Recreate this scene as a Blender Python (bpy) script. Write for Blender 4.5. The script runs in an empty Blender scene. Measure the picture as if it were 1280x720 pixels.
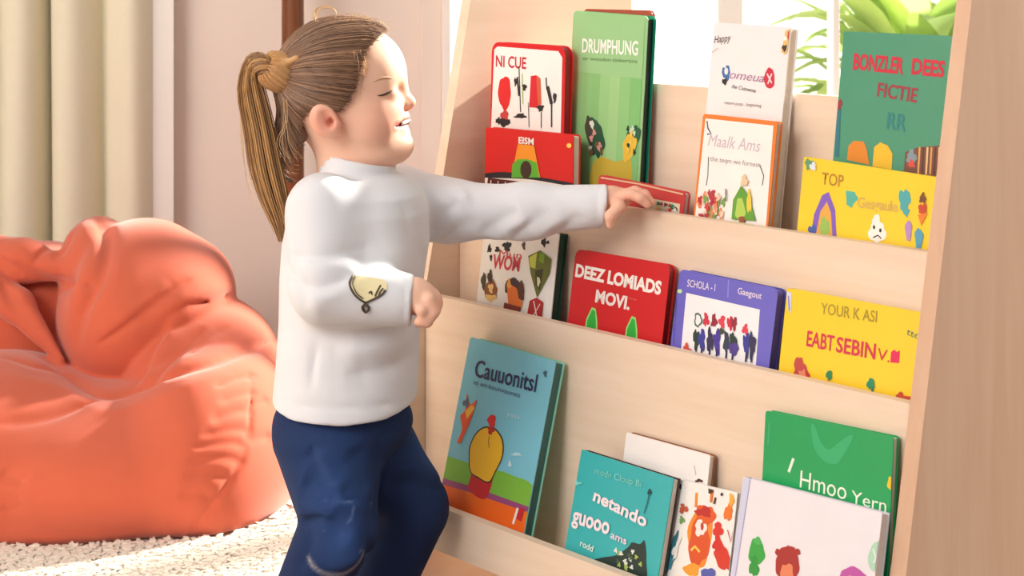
import bpy, bmesh, math, random
import numpy as np
import openvdb
from mathutils import Vector, Matrix

random.seed(7)
rng = np.random.default_rng(7)
SC = bpy.context.scene
COL = SC.collection

# ------------------------------------------------------------------ camera
F = 2100.0            # focal length in pixels of the 1280x720 frame
CX, HZ = 640.0, -40.0  # principal column, horizon row
EYE = 0.93            # height of the lens above the floor


def P(px, py, Y):
    """point at depth Y seen at pixel (px, py)"""
    return np.array([(px - CX) / F * Y, Y, EYE - (py - HZ) / F * Y])


cam = bpy.data.cameras.new('camera')
cam.sensor_width = 36.0
cam.lens = 36.0 * F / 1280.0
cam.shift_y = -(360.0 - HZ) / 1280.0
cam.clip_start = 0.05
cam.clip_end = 200
cam.dof.use_dof = True
cam.dof.focus_distance = 2.05
cam.dof.aperture_fstop = 13.0
cam_o = bpy.data.objects.new('camera', cam)
COL.objects.link(cam_o)
cam_o.location = (0, 0, EYE)
cam_o.rotation_euler = (math.pi / 2, 0, 0)
SC.camera = cam_o

# ------------------------------------------------------------------ materials


def lin(c):
    return tuple(((v / 255.0) / 12.92 if v <= 10 else ((v / 255.0 + 0.055) / 1.055) ** 2.4) for v in c)


MATS = {}


def mat(name, rgb, rough=0.6, spec=0.4, noise=0.04, scale=60.0, bump=0.0, attr=None, sheen=0.0, sss=0.0,
        coat=0.0, transl=0.0, metal=0.0, bumpscale=None):
    """plain principled material with slight procedural tone variation; rgb in 0..255"""
    key = name
    if key in MATS:
        return MATS[key]
    m = bpy.data.materials.new(name)
    m.use_nodes = True
    nt = m.node_tree
    N, L = nt.nodes, nt.links
    b = N['Principled BSDF']
    b.inputs['Roughness'].default_value = rough
    b.inputs['Specular IOR Level'].default_value = spec
    b.inputs['Metallic'].default_value = metal
    if sheen:
        b.inputs['Sheen Weight'].default_value = sheen
    if coat:
        b.inputs['Coat Weight'].default_value = coat
        b.inputs['Coat Roughness'].default_value = 0.15
    if sss:
        b.inputs['Subsurface Weight'].default_value = sss
        b.inputs['Subsurface Radius'].default_value = (0.012, 0.005, 0.003)
        b.inputs['Subsurface Scale'].default_value = 0.6
    c = lin(rgb)
    tc = N.new('ShaderNodeTexCoord')
    nz = N.new('ShaderNodeTexNoise')
    nz.inputs['Scale'].default_value = scale
    nz.inputs['Detail'].default_value = 4
    L.new(tc.outputs['Object'], nz.inputs['Vector'])
    mr = N.new('ShaderNodeMapRange')
    mr.inputs['To Min'].default_value = 1 - noise
    mr.inputs['To Max'].default_value = 1 + noise
    L.new(nz.outputs['Fac'], mr.inputs['Value'])
    mx = N.new('ShaderNodeVectorMath')
    mx.operation = 'SCALE'
    L.new(mr.outputs['Result'], mx.inputs['Scale'])
    if attr:
        at = N.new('ShaderNodeAttribute')
        at.attribute_name = attr
        L.new(at.outputs['Color'], mx.inputs[0])
    else:
        mx.inputs[0].default_value = c
    L.new(mx.outputs['Vector'], b.inputs['Base Color'])
    if bump:
        nb = N.new('ShaderNodeTexNoise')
        nb.inputs['Scale'].default_value = bumpscale or scale * 8
        nb.inputs['Detail'].default_value = 3
        L.new(tc.outputs['Object'], nb.inputs['Vector'])
        bp = N.new('ShaderNodeBump')
        bp.inputs['Strength'].default_value = bump
        bp.inputs['Distance'].default_value = 0.002
        L.new(nb.outputs['Fac'], bp.inputs['Height'])
        L.new(bp.outputs['Normal'], b.inputs['Normal'])
    if transl:
        t = N.new('ShaderNodeBsdfTranslucent')
        L.new(mx.outputs['Vector'], t.inputs['Color'])
        ms = N.new('ShaderNodeMixShader')
        ms.inputs[0].default_value = transl
        L.new(b.outputs[0], ms.inputs[1])
        L.new(t.outputs[0], ms.inputs[2])
        L.new(ms.outputs[0], N['Material Output'].inputs['Surface'])
    MATS[key] = m
    return m


def wood(name, c1, c2, sc=(1, 1, 1), rough=0.5, dist=2.0, wscale=3.0):
    m = bpy.data.materials.new(name)
    m.use_nodes = True
    nt = m.node_tree
    N, L = nt.nodes, nt.links
    b = N['Principled BSDF']
    b.inputs['Roughness'].default_value = rough
    b.inputs['Specular IOR Level'].default_value = 0.35
    tc = N.new('ShaderNodeTexCoord')
    mp = N.new('ShaderNodeMapping')
    mp.inputs['Scale'].default_value = sc
    L.new(tc.outputs['Object'], mp.inputs['Vector'])
    nz = N.new('ShaderNodeTexNoise')
    nz.inputs['Scale'].default_value = wscale
    nz.inputs['Detail'].default_value = 7
    nz.inputs['Roughness'].default_value = 0.6
    nz.inputs['Distortion'].default_value = dist * 0.2
    L.new(mp.outputs['Vector'], nz.inputs['Vector'])
    cr = N.new('ShaderNodeValToRGB')
    cr.color_ramp.elements[0].position = 0.3
    cr.color_ramp.elements[1].position = 0.7
    cr.color_ramp.elements[0].color = (*lin(c1), 1)
    cr.color_ramp.elements[1].color = (*lin(c2), 1)
    L.new(nz.outputs['Fac'], cr.inputs['Fac'])
    L.new(cr.outputs['Color'], b.inputs['Base Color'])
    return m


# ------------------------------------------------------------------ object helpers


def link_mesh(name, me, m=None, parent=None):
    o = bpy.data.objects.new(name, me)
    COL.objects.link(o)
    if m is not None:
        for x in (m if isinstance(m, (list, tuple)) else [m]):
            me.materials.append(x)
    if parent is not None:
        o.parent = parent
    return o


def raw(name, verts, faces, m=None, parent=None, smooth=False, mi=None):
    me = bpy.data.meshes.new(name)
    me.from_pydata([tuple(map(float, v)) for v in verts], [], [tuple(f) for f in faces])
    if mi is not None:
        me.polygons.foreach_set('material_index', np.array(mi, dtype=np.int32))
    me.update()
    if smooth:
        me.polygons.foreach_set('use_smooth', np.ones(len(me.polygons), dtype=bool))
    return link_mesh(name, me, m, parent)


def bm_obj(name, bm, m=None, parent=None, smooth=False):
    me = bpy.data.meshes.new(name)
    bmesh.ops.recalc_face_normals(bm, faces=bm.faces)
    bm.to_mesh(me)
    bm.free()
    if smooth:
        me.polygons.foreach_set('use_smooth', np.ones(len(me.polygons), dtype=bool))
    return link_mesh(name, me, m, parent)


def tag(o, label, cat, group=None, kind=None):
    if label:
        o['label'] = label
    if cat:
        o['category'] = cat
    if group:
        o['group'] = group
    if kind:
        o['kind'] = kind
    return o


def empty(name, loc, label=None, cat=None, group=None, M=None):
    o = bpy.data.objects.new(name, None)
    o.empty_display_size = 0.05
    COL.objects.link(o)
    if M is not None:
        o.matrix_world = M
    else:
        o.location = loc
    return tag(o, label, cat, group)


def box(bm, lo, hi, bev=0.0):
    v = [bm.verts.new((x, y, z)) for x in (lo[0], hi[0]) for y in (lo[1], hi[1]) for z in (lo[2], hi[2])]
    fs = [bm.faces.new([v[i] for i in q]) for q in ((0, 1, 3, 2), (4, 6, 7, 5), (0, 4, 5, 1), (2, 3, 7, 6), (0, 2, 6, 4), (1, 5, 7, 3))]
    if bev:
        es = list({e for f in fs for e in f.edges})
        bmesh.ops.bevel(bm, geom=es, offset=bev, segments=2, profile=0.5, affect='EDGES')


def prism(bm, pts, d0, d1, axis_fn, bev=0.0):
    """extrude 2D polygon pts from d0 to d1; axis_fn(a, b, d) -> xyz"""
    n = len(pts)
    A = [bm.verts.new(axis_fn(p[0], p[1], d0)) for p in pts]
    B = [bm.verts.new(axis_fn(p[0], p[1], d1)) for p in pts]
    f1 = bm.faces.new(A)
    f2 = bm.faces.new(B[::-1])
    sides = [bm.faces.new([A[i], B[i], B[(i + 1) % n], A[(i + 1) % n]]) for i in range(n)]
    if bev:
        es = list({e for f in (f1, f2) for e in f.edges})
        bmesh.ops.bevel(bm, geom=es, offset=bev, segments=2, profile=0.5, affect='EDGES')


def tube_arrays(paths, radii, sides=4, cap=True):
    """paths: list of (n,3) arrays, radii: list of (n,) arrays -> verts, faces"""
    V, Fc = [], []
    off = 0
    for pts, rad in zip(paths, radii):
        pts = np.asarray(pts, float)
        n = len(pts)
        t = np.gradient(pts, axis=0)
        t /= np.linalg.norm(t, axis=1)[:, None] + 1e-12
        ref = np.array([0, 0, 1.0]) if abs(t[0][2]) < 0.9 else np.array([1.0, 0, 0])
        a = np.cross(t, ref)
        a /= np.linalg.norm(a, axis=1)[:, None] + 1e-12
        b = np.cross(t, a)
        ang = np.linspace(0, 2 * math.pi, sides, endpoint=False)
        ring = pts[:, None, :] + rad[:, None, None] * (np.cos(ang)[None, :, None] * a[:, None, :] + np.sin(ang)[None, :, None] * b[:, None, :])
        V.append(ring.reshape(-1, 3))
        for i in range(n - 1):
            for j in range(sides):
                j2 = (j + 1) % sides
                Fc.append((off + i * sides + j, off + i * sides + j2, off + (i + 1) * sides + j2, off + (i + 1) * sides + j))
        if cap:
            Fc.append(tuple(off + j for j in range(sides))[::-1])
            Fc.append(tuple(off + (n - 1) * sides + j for j in range(sides)))
        off += n * sides
    return np.concatenate(V), Fc


def set_color_attr(me, name, cols):
    a = me.color_attributes.new(name, 'FLOAT_COLOR', 'POINT')
    c = np.ones((len(me.vertices), 4), dtype=np.float32)
    c[:, :3] = cols
    a.data.foreach_set('color', c.ravel())


# ------------------------------------------------------------------ signed distance modelling


def smin(a, b, k):
    if k <= 0:
        return np.minimum(a, b)
    h = np.clip(0.5 + 0.5 * (b - a) / k, 0, 1)
    return b + (a - b) * h - k * h * (1 - h)


def smax(a, b, k):
    return -smin(-a, -b, k)


def ell(c, r, R=None):
    c, r = np.asarray(c, float), np.asarray(r, float)

    def f(p):
        q = p - c
        if R is not None:
            q = q @ R
        k0 = np.linalg.norm(q / r, axis=1)
        k1 = np.linalg.norm(q / (r * r), axis=1) + 1e-9
        return k0 * (k0 - 1) / k1
    return f


def rc(a, b, r1, r2):
    a, b = np.asarray(a, float), np.asarray(b, float)
    ba = b - a
    L2 = ba @ ba + 1e-12

    def f(p):
        t = np.clip(((p - a) @ ba) / L2, 0, 1)
        return np.linalg.norm(p - a - t[:, None] * ba, axis=1) - (r1 + (r2 - r1) * t)
    return f


def chain(pts, rad, k=0.0):
    fs = [rc(pts[i], pts[i + 1], rad[i], rad[i + 1]) for i in range(len(pts) - 1)]

    def f(p):
        d = fs[0](p)
        for g in fs[1:]:
            d = smin(d, g(p), k)
        return d
    return f


def half(c, n):
    c, n = np.asarray(c, float), np.asarray(n, float)
    n = n / np.linalg.norm(n)
    return lambda p: (p - c) @ n


class Sdf:
    def __init__(self):
        self.ops = []

    def u(self, f, k=0.0):
        self.ops.append(('u', f, k))
        return self

    def s(self, f, k=0.0):
        self.ops.append(('s', f, k))
        return self

    def i(self, f, k=0.0):
        self.ops.append(('i', f, k))
        return self

    def add(self, f):      # f(p, d) -> new d
        self.ops.append(('f', f, 0))
        return self

    def __call__(self, p):
        d = np.full(len(p), 10.0)
        for op, f, k in self.ops:
            if op == 'u':
                d = smin(d, f(p), k)
            elif op == 's':
                d = smax(d, -f(p), k)
            elif op == 'i':
                d = smax(d, f(p), k)
            else:
                d = f(p, d)
        return d


def bounded(f, lo, hi, pad=0.02):
    lo, hi = np.asarray(lo, float) - pad, np.asarray(hi, float) + pad

    def g(p):
        m = np.all((p > lo) & (p < hi), axis=1)
        d = np.full(len(p), 0.5)
        q = np.maximum(np.maximum(lo - p, p - hi), 0)
        d = np.linalg.norm(q, axis=1) + pad
        if m.any():
            d[m] = f(p[m])
        return d
    return g


def polymesh(f, lo, hi, vox, B=12):
    """mesh of the zero set of f"""
    lo, hi = np.asarray(lo, float), np.asarray(hi, float)
    nb = np.ceil((hi - lo) / (vox * B)).astype(int)
    arr = np.empty(nb * B, dtype=np.float32)
    gi = np.stack(np.meshgrid(*[np.arange(n) for n in nb], indexing='ij'), -1).reshape(-1, 3)
    ctr = lo + (gi * B + (B - 1) / 2) * vox
    dc = f(ctr)
    lim = B * vox * 0.87 * 1.7 + 0.004
    bg = 3 * vox
    act = np.abs(dc) < lim
    for q, dv in zip(gi[~act], dc[~act]):
        arr[q[0] * B:(q[0] + 1) * B, q[1] * B:(q[1] + 1) * B, q[2] * B:(q[2] + 1) * B] = bg if dv > 0 else -bg
    loc = np.stack(np.meshgrid(*[np.arange(B)] * 3, indexing='ij'), -1).reshape(-1, 3)
    A = gi[act]
    step = 200
    for s in range(0, len(A), step):
        a = A[s:s + step]
        pts = (lo + (a[:, None, :] * B + loc[None]) * vox).reshape(-1, 3)
        d = np.clip(f(pts), -bg, bg).reshape(len(a), B, B, B)
        for q, dv in zip(a, d):
            arr[q[0] * B:(q[0] + 1) * B, q[1] * B:(q[1] + 1) * B, q[2] * B:(q[2] + 1) * B] = dv
    g = openvdb.FloatGrid(bg)
    g.copyFromArray(arr)
    pts, tris, quads = g.convertToPolygons(0.0, 0.0)
    pts = pts * vox + lo
    faces = [tuple(q[::-1]) for q in quads] + [tuple(t[::-1]) for t in tris]
    return pts, faces


def sdf_obj(name, f, lo, hi, vox, m, parent, color=None):
    v, fc = polymesh(f, lo, hi, vox)
    me = bpy.data.meshes.new(name)
    me.from_pydata(v.tolist(), [], fc)
    me.polygons.foreach_set('use_smooth', np.ones(len(me.polygons), dtype=bool))
    me.update()
    # make sure normals point outwards
    bm = bmesh.new()
    bm.from_mesh(me)
    if bm.calc_volume(signed=True) < 0:
        bmesh.ops.reverse_faces(bm, faces=bm.faces)
    bm.to_mesh(me)
    bm.free()
    if color is not None:
        co = np.empty(len(me.vertices) * 3)
        me.vertices.foreach_get('co', co)
        set_color_attr(me, 'tint', color(co.reshape(-1, 3)))
    return link_mesh(name, me, m, parent)


def trace(f, px, py, y0, y1):
    """first hit of the camera ray through a pixel with the surface f, searched between depths y0..y1"""
    ys = np.linspace(y0, y1, 400)
    pts = np.stack([P(px, py, y) for y in ys])
    d = f(pts)
    k = np.where(d < 0)[0]
    if len(k) == 0:
        return pts[np.argmin(d)]
    i = k[0]
    if i == 0:
        return pts[0]
    t = d[i - 1] / (d[i - 1] - d[i] + 1e-12)
    return pts[i - 1] + t * (pts[i] - pts[i - 1])


def polyline_dist(pts):
    pts = [np.asarray(q, float) for q in pts]

    def f(p):
        d = np.full(len(p), 9.0)
        for a, b in zip(pts[:-1], pts[1:]):
            ba = b - a
            t = np.clip(((p - a) @ ba) / (ba @ ba + 1e-12), 0, 1)
            d = np.minimum(d, np.linalg.norm(p - a - t[:, None] * ba, axis=1))
        return d
    return f


def resample(pts, n):
    """smooth Catmull-Rom resample of control points"""
    pts = np.asarray(pts, float)
    q = np.vstack([2 * pts[0] - pts[1], pts, 2 * pts[-1] - pts[-2]])
    out = []
    m = len(pts) - 1
    for t in np.linspace(0, m, n):
        i = min(int(t), m - 1)
        s = t - i
        a, b, c, d = q[i], q[i + 1], q[i + 2], q[i + 3]
        out.append(0.5 * (2 * b + (c - a) * s + (2 * a - 5 * b + 4 * c - d) * s * s + (3 * b - a - 3 * c + d) * s ** 3))
    return np.array(out)


def folds(base, lines, y0, y1, sharp=False):
    """fold modifier: each line = (pixel points, width, amplitude); amplitude>0 cuts a crease, <0 raises a ridge.
    The pixel points are dropped on the surface 'base' and the crease then lives there in 3D."""
    L = []
    for pts, w, amp in lines:
        q = resample(np.array([trace(base, a, b, y0, y1) for a, b in pts]), max(6, 4 * len(pts)))
        lo, hi = q.min(0) - 3.2 * w, q.max(0) + 3.2 * w
        ln = np.linalg.norm(np.diff(q, axis=0), axis=1)
        s = np.concatenate([[0], np.cumsum(ln)])
        s /= s[-1]
        L.append((q, s, lo, hi, w, amp))

    def f(p, d):
        d = d.copy()
        for q, s, lo, hi, w, amp in L:
            m = np.all((p > lo) & (p < hi), axis=1)
            if not m.any():
                continue
            pp = p[m]
            best = np.full(len(pp), 9.0)
            bt = np.zeros(len(pp))
            for i in range(len(q) - 1):
                ba = q[i + 1] - q[i]
                t = np.clip(((pp - q[i]) @ ba) / (ba @ ba + 1e-12), 0, 1)
                e = np.linalg.norm(pp - q[i] - t[:, None] * ba, axis=1)
                k = e < best
                best = np.where(k, e, best)
                bt = np.where(k, s[i] + (s[i + 1] - s[i]) * t, bt)
            fade = np.clip(np.minimum(bt, 1 - bt) * 5 + 0.05, 0, 1)
            d[m] += amp * fade * (np.exp(-best / w) if sharp else np.exp(-(best / w) ** 2))
        return d
    return f


# ------------------------------------------------------------------ the bookshelf frame
PSI = math.radians(42.0)
U = np.array([math.sin(PSI), -math.cos(PSI), 0.0])      # along the shelf, far left -> near right
NN = np.array([-math.cos(PSI), -math.sin(PSI), 0.0])    # out of the shelf front
UP = np.array([0, 0, 1.0])
R0 = np.array([0.470, 1.75, 0.0])
WSH = 0.772


def S(t, w, z):
    """shelf coordinates: t along from the right inner side (negative to the left), w forward, z height"""
    return R0 + U * t + NN * w + UP * z


def shelf_hit(px, py, plane_w, k=0.0, z0=0.0):
    """intersect pixel ray with the plane w = plane_w - k*(z - z0)"""
    o = np.array([0, 0, EYE])
    d = np.array([(px - CX) / F, 1.0, -(py - HZ) / F])
    # w(p) + k*(z-z0) = plane_w
    nrm = NN + k * UP
    num = plane_w + k * z0 - ((o - R0) @ NN + k * o[2])
    return o + d * (num / (d @ nrm))


def line_z(pxs, w):
    return float(np.mean([shelf_hit(a, b, w)[2] for a, b in pxs]))


TB = 0.012
W0, W1, W2, W3 = -0.05, 0.035, 0.095, 0.19
Z0 = line_z([(850, 110), (1030, 116)], W0)
Z1 = line_z([(790, 260), (1155, 315)], W1)
Z2 = line_z([(555, 372), (1140, 505)], W2)
Z3 = line_z([(562, 638), (695, 689)], W3)
FL1, FL2, FL3 = Z1 - 0.075, Z2 - 0.075, Z3 - 0.045


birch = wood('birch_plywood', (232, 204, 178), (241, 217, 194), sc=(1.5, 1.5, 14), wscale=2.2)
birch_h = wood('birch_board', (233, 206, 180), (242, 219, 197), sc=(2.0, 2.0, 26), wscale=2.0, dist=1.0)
birch_shaded = wood('birch_shaded', (210, 168, 138), (221, 184, 156), sc=(16, 16, 1.2), wscale=2.2)  # darker copy of the birch, with the right panel's shade painted in
edge_m = wood('birch_edge', (243, 222, 196), (248, 232, 210), sc=(8, 8, 8), wscale=4)

shelf = empty('bookshelf', S(-WSH / 2, -0.05, 0), 'pale birch front-facing bookshelf with three sloping tiers of picture books', 'bookshelf')
bpy.context.view_layer.update()
Minv = shelf.matrix_world.inverted()


def to_local(root, pts):
    M = np.array(root.matrix_world.inverted())
    pts = np.asarray(pts, float)
    return pts @ M[:3, :3].T + M[:3, 3]


def shelf_prism(name, poly, t0, t1, m, bev=0.002):
    """poly of (w, z), extruded along t"""
    bm = bmesh.new()
    M = np.array(Minv)
    prism(bm, poly, t0, t1, lambda a, b, d: tuple((M[:3, :3] @ S(d, a, b)) + M[:3, 3]), bev)
    return bm_obj(name, bm, m, shelf)


def zb(v):
    return EYE - v


def side_poly():
    pts = []
    top = zb(-0.16)
    kf = lambda z: 0.205 * (zb(0.033) - z) + 0.012
    pts.append((-0.30, top))
    pts.append((kf(top) - 0.05, top))
    for a in (0.25, 0.5, 0.75, 1):
        pts.append((kf(top - 0.05 * a) - 0.05 * (1 - math.sin(a * math.pi / 2)) ** 1.0, top - 0.05 * (1 - math.cos(a * math.pi / 2))))
    pts.append((kf(0.34), 0.34))
    pts.append((kf(0.27) + 0.004, 0.27))
    pts.append((0.176, 0.20))
    pts.append((0.176, 0.0))
    pts.append((0.120, 0.0))
    pts.append((0.09, 0.05))
    pts.append((-0.22, 0.05))
    pts.append((-0.25, 0.0))
    pts.append((-0.33, 0.0))
    return pts


TS = 0.018
o = shelf_prism('side_panel', side_poly(), 0.0, TS, birch_shaded, 0.0015)
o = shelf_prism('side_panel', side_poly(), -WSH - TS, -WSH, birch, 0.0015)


def slab(name, w, z0, z1, m=birch_h, tb=TB):
    return shelf_prism(name, [(w - tb, z0), (w, z0), (w, z1), (w - tb, z1)], -WSH, 0, m, 0.0025)


slab('back_board', W0, FL1 - 0.010, Z0)
slab('front_board', W1, FL2 - 0.010, Z1)
slab('front_board', W2, FL3 - 0.010, Z2)
slab('front_lip', W3, FL3 - 0.010, Z3)
for fz, a, b in ((FL1, W0, W1 - TB), (FL2, W1, W2 - TB), (FL3, W2, W3 - TB)):
    shelf_prism('ledge', [(a, fz - 0.010), (b, fz - 0.010), (b, fz), (a, fz)], -WSH, 0, birch, 0.0)

shelf_prism('sun_block_board', [(-0.31, 0.0), (-0.298, 0.0), (-0.298, 0.34), (-0.31, 0.34)], -WSH, 0, birch_h, 0.0)  # unseen board added to keep sun off the floor under the shelf

# ------------------------------------------------------------------ books


def cmat(rgb, kind='cover'):
    return mat('print_%d_%d_%d_%s' % (*rgb, kind), rgb, rough=0.32 if kind == 'cover' else 0.5, spec=0.45, noise=0.03, scale=25)


PAGES = mat('page_edges', (236, 228, 214), rough=0.9, noise=0.08, scale=400)


def rrect(w, h, r, n=5):
    if r <= 0:
        return [(0, 0), (w, 0), (w, h), (0, h)]
    pts = []
    for cx, cy, a0 in ((w - r, r, -90), (w - r, h - r, 0), (r, h - r, 90), (r, r, 180)):
        for i in range(n):
            a = math.radians(a0 + 90 * i / (n - 1))
            pts.append((cx + r * math.cos(a), cy + r * math.sin(a)))
    return pts


class Book:
    def __init__(self, name, label, TL, TR, tier, wb, k, th, cover, back=None, spine=None, corner=0.0, floor=None, maxh=None,
                 group=None, pages=None, overhang=0.002, cat='book', page_m=None):
        fl = {1: FL1, 2: FL2, 3: FL3}[tier] + 0.0008
        a = shelf_hit(*TL, wb, k, fl)
        b = shelf_hit(*TR, wb, k, fl)
        xax = b - a
        self.w = float(np.linalg.norm(xax))
        xax /= self.w
        nrm = NN + k * UP
        nrm /= np.linalg.norm(nrm)
        yax = np.cross(nrm, xax)
        yax /= np.linalg.norm(yax)
        # height: lowest corner rests on the ledge
        low = min(a[2], b[2]) if True else 0
        hA, hB = (a[2] - fl) / yax[2], (b[2] - fl) / yax[2]
        self.h = float(min(hA, hB))
        # keep the back of the bottom edge off the ledge
        self.h -= max(0.0, th * (-nrm[2])) / yax[2]
        self.h -= th * abs(nrm[2]) * 0  # leaning back: rear edge is the lower one
        self.o = a - yax * self.h
        drop = th * nrm[2]
        self.o = self.o + UP * 0
        self.h -= drop / yax[2]
        self.o = a - yax * self.h
        self.x, self.y, self.n, self.th = xax, yax, nrm, th
        base = self.o
        M = Matrix(((xax[0], yax[0], nrm[0], base[0]), (xax[1], yax[1], nrm[1], base[1]), (xax[2], yax[2], nrm[2], base[2]), (0, 0, 0, 1)))
        self.root = empty(name, None, label, cat, group, M)
        w, h = self.w, self.h
        c = 0.0016 if corner == 0 else 0.0012
        mats = [cmat(cover), cmat(back or cover), cmat(spine or cover)]
        V, Fc, mi = [], [], []

        def slabz(poly, z0, z1, idx):
            o0 = len(V)
            n = len(poly)
            V.extend([(p[0], p[1], z0) for p in poly] + [(p[0], p[1], z1) for p in poly])
            Fc.append(tuple(range(o0, o0 + n))[::-1]); mi.append(idx)
            Fc.append(tuple(range(o0 + n, o0 + 2 * n))); mi.append(idx)
            for i in range(n):
                j = (i + 1) % n
                Fc.append((o0 + i, o0 + j, o0 + n + j, o0 + n + i)); mi.append(idx)
        rr = rrect(w, h, corner)
        slabz(rr, -c, 0, 0)
        slabz(rr, -th, -th + c, 1)
        sp = max(corner, 0.0)
        slabz([(0, sp), (c, sp), (c, h - sp), (0, h - sp)], -th + c, -c, 2)
        raw('cover', V, Fc, mats, self.root, mi=mi)
        ov = overhang
        V, Fc, mi = [], [], []
        slabz(rrect(w - c - ov, h - 2 * ov, max(corner - ov, 0)), -th + c, -c, 0)
        V = [(p[0] + c, p[1] + ov, p[2]) for p in V]
        raw('pages', V, Fc, page_m or PAGES, self.root)
        self.pic = []      # (poly local, rgb)
        self.layer = 0
        self.pv, self.pf, self.pm, self.pmats = [], [], [], []

    def loc(self, px, py):
        """pixel -> local (x, y) on the cover"""
        o = np.array([0, 0, EYE])
        d = np.array([(px - CX) / F, 1.0, -(py - HZ) / F])
        t = ((self.o - o) @ self.n) / (d @ self.n)
        q = o + d * t - self.o
        return np.array([q @ self.x, q @ self.y])

    def _poly(self, pts, rgb):
        self.layer += 1
        # clip to the cover
        pts = clip(pts, 0.0004, 0.0004, self.w - 0.0004, self.h - 0.0004)
        if len(pts) < 3:
            return
        z = 0.00015 + 0.00005 * self.layer
        m = cmat(rgb, 'ink')
        if m not in self.pmats:
            self.pmats.append(m)
        o0 = len(self.pv)
        self.pv.extend([(p[0], p[1], z) for p in pts])
        # ear-clip via tessellation
        from mathutils.geometry import tessellate_polygon
        for tri in tessellate_polygon([[Vector((p[0], p[1], 0)) for p in pts]]):
            a, b, c = (Vector((pts[i][0], pts[i][1], 0)) for i in tri)
            t = tuple(o0 + i for i in tri)
            if (b - a).cross(c - a).z < 0:
                t = t[::-1]
            self.pf.append(t)
            self.pm.append(self.pmats.index(m))

    def poly(self, px, rgb):
        px = [tuple(p) for p in px]
        if 7 <= len(px) < 30:
            k = len(px)
            px = [tuple(q) for q in resample([(*p, 0) for p in px[-2:] + px + px[:2]], (k + 3) * 5 + 1)[10:10 + 5 * k, :2]]
        self._poly([tuple(self.loc(*p)) for p in px], rgb)
        return self

    def blob(self, cx, cy, rx, ry, rgb, wob=0.0, n=40, rot=0.0, seed=0):
        r = random.Random(seed + int(cx * 7 + cy))
        pts = []
        ph = [r.random() * 6.28 for _ in range(3)]
        for i in range(n):
            a = 2 * math.pi * i / n
            s = 1 + wob * (math.sin(3 * a + ph[0]) + 0.6 * math.sin(5 * a + ph[1]) + 0.4 * math.sin(8 * a + ph[2]))
            x, y = rx * s * math.cos(a), ry * s * math.sin(a)
            pts.append((cx + x * math.cos(rot) - y * math.sin(rot), cy + x * math.sin(rot) + y * math.cos(rot)))
        return self.poly(pts, rgb)

    def stroke(self, px, wd, rgb):
        q = np.array([self.loc(*p) for p in px])
        s = wd * 0.00095
        t = np.gradient(q, axis=0)
        t /= np.linalg.norm(t, axis=1)[:, None] + 1e-12
        nn = np.stack([-t[:, 1], t[:, 0]], 1) * s / 2
        self._poly([tuple(p) for p in np.vstack([q + nn, (q - nn)[::-1]])], rgb)
        return self

    def frect(self, x0, y0, x1, y1, rgb, r=0.0):
        """rectangle in fractions of the cover (y from the bottom)"""
        p = rrect((x1 - x0) * self.w, (y1 - y0) * self.h, r)
        self._poly([(a + x0 * self.w, b + y0 * self.h) for a, b in p], rgb)
        return self

    def text(self, s, p0, p1, hpx, rgb, part='title', bold=0.0, shear=0.0):
        """lettering from pixel p0 to p1 along its baseline, capital height hpx pixels"""
        a, b = self.loc(*p0), self.loc(*p1)
        top = self.loc(p0[0], p0[1] - hpx)
        H = np.linalg.norm(top - a)
        cu = bpy.data.curves.new(part, 'FONT')
        cu.body = s
        cu.size = 1.0
        cu.offset = bold
        cu.shear = shear
        cu.extrude = 0.0
        cu.resolution_u = 3
        ob = bpy.data.objects.new(part, cu)
        COL.objects.link(ob)
        bpy.context.view_layer.update()
        dg = bpy.context.evaluated_depsgraph_get()
        me = bpy.data.meshes.new_from_object(ob.evaluated_get(dg))
        bpy.data.objects.remove(ob)
        co = np.empty(len(me.vertices) * 3)
        me.vertices.foreach_get('co', co)
        co = co.reshape(-1, 3)
        x0, x1 = co[:, 0].min(), co[:, 0].max()
        L = np.linalg.norm(b - a)
        ux = (b - a) / L
        uy = np.array([-ux[1], ux[0]])
        sx, sy = L / (x1 - x0), H / 0.70
        q = a[None] + ((co[:, 0] - x0) * sx)[:, None] * ux + (co[:, 1] * sy)[:, None] * uy
        self.layer += 1
        out = np.concatenate([q, np.full((len(q), 1), 0.0004 + 0.00005 * self.layer)], 1)
        me.vertices.foreach_set('co', out.ravel())
        me.update()
        me.materials.clear()
        link_mesh(part, me, cmat(rgb, 'ink'), self.root)
        return self

    def done(self):
        if self.pf:
            raw('cover_picture', self.pv, self.pf, self.pmats, self.root, mi=self.pm)
        return self


def clip(pts, x0, y0, x1, y1):
    for ax, v, sgn in ((0, x0, 1), (0, x1, -1), (1, y0, 1), (1, y1, -1)):
        out = []
        for i in range(len(pts)):
            a, b = pts[i], pts[(i + 1) % len(pts)]
            ia, ib = sgn * (a[ax] - v) >= 0, sgn * (b[ax] - v) >= 0
            if ia:
                out.append(a)
            if ia != ib:
                t = (v - a[ax]) / (b[ax] - a[ax])
                out.append((a[0] + t * (b[0] - a[0]), a[1] + t * (b[1] - a[1])))
        pts = out
        if not pts:
            return []
    return pts


G1, G2, G3 = 'picture books on the top tier', 'picture books on the middle tier', 'picture books on the bottom tier'
RED = (205, 32, 34)
INK = (38, 34, 38)

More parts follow.
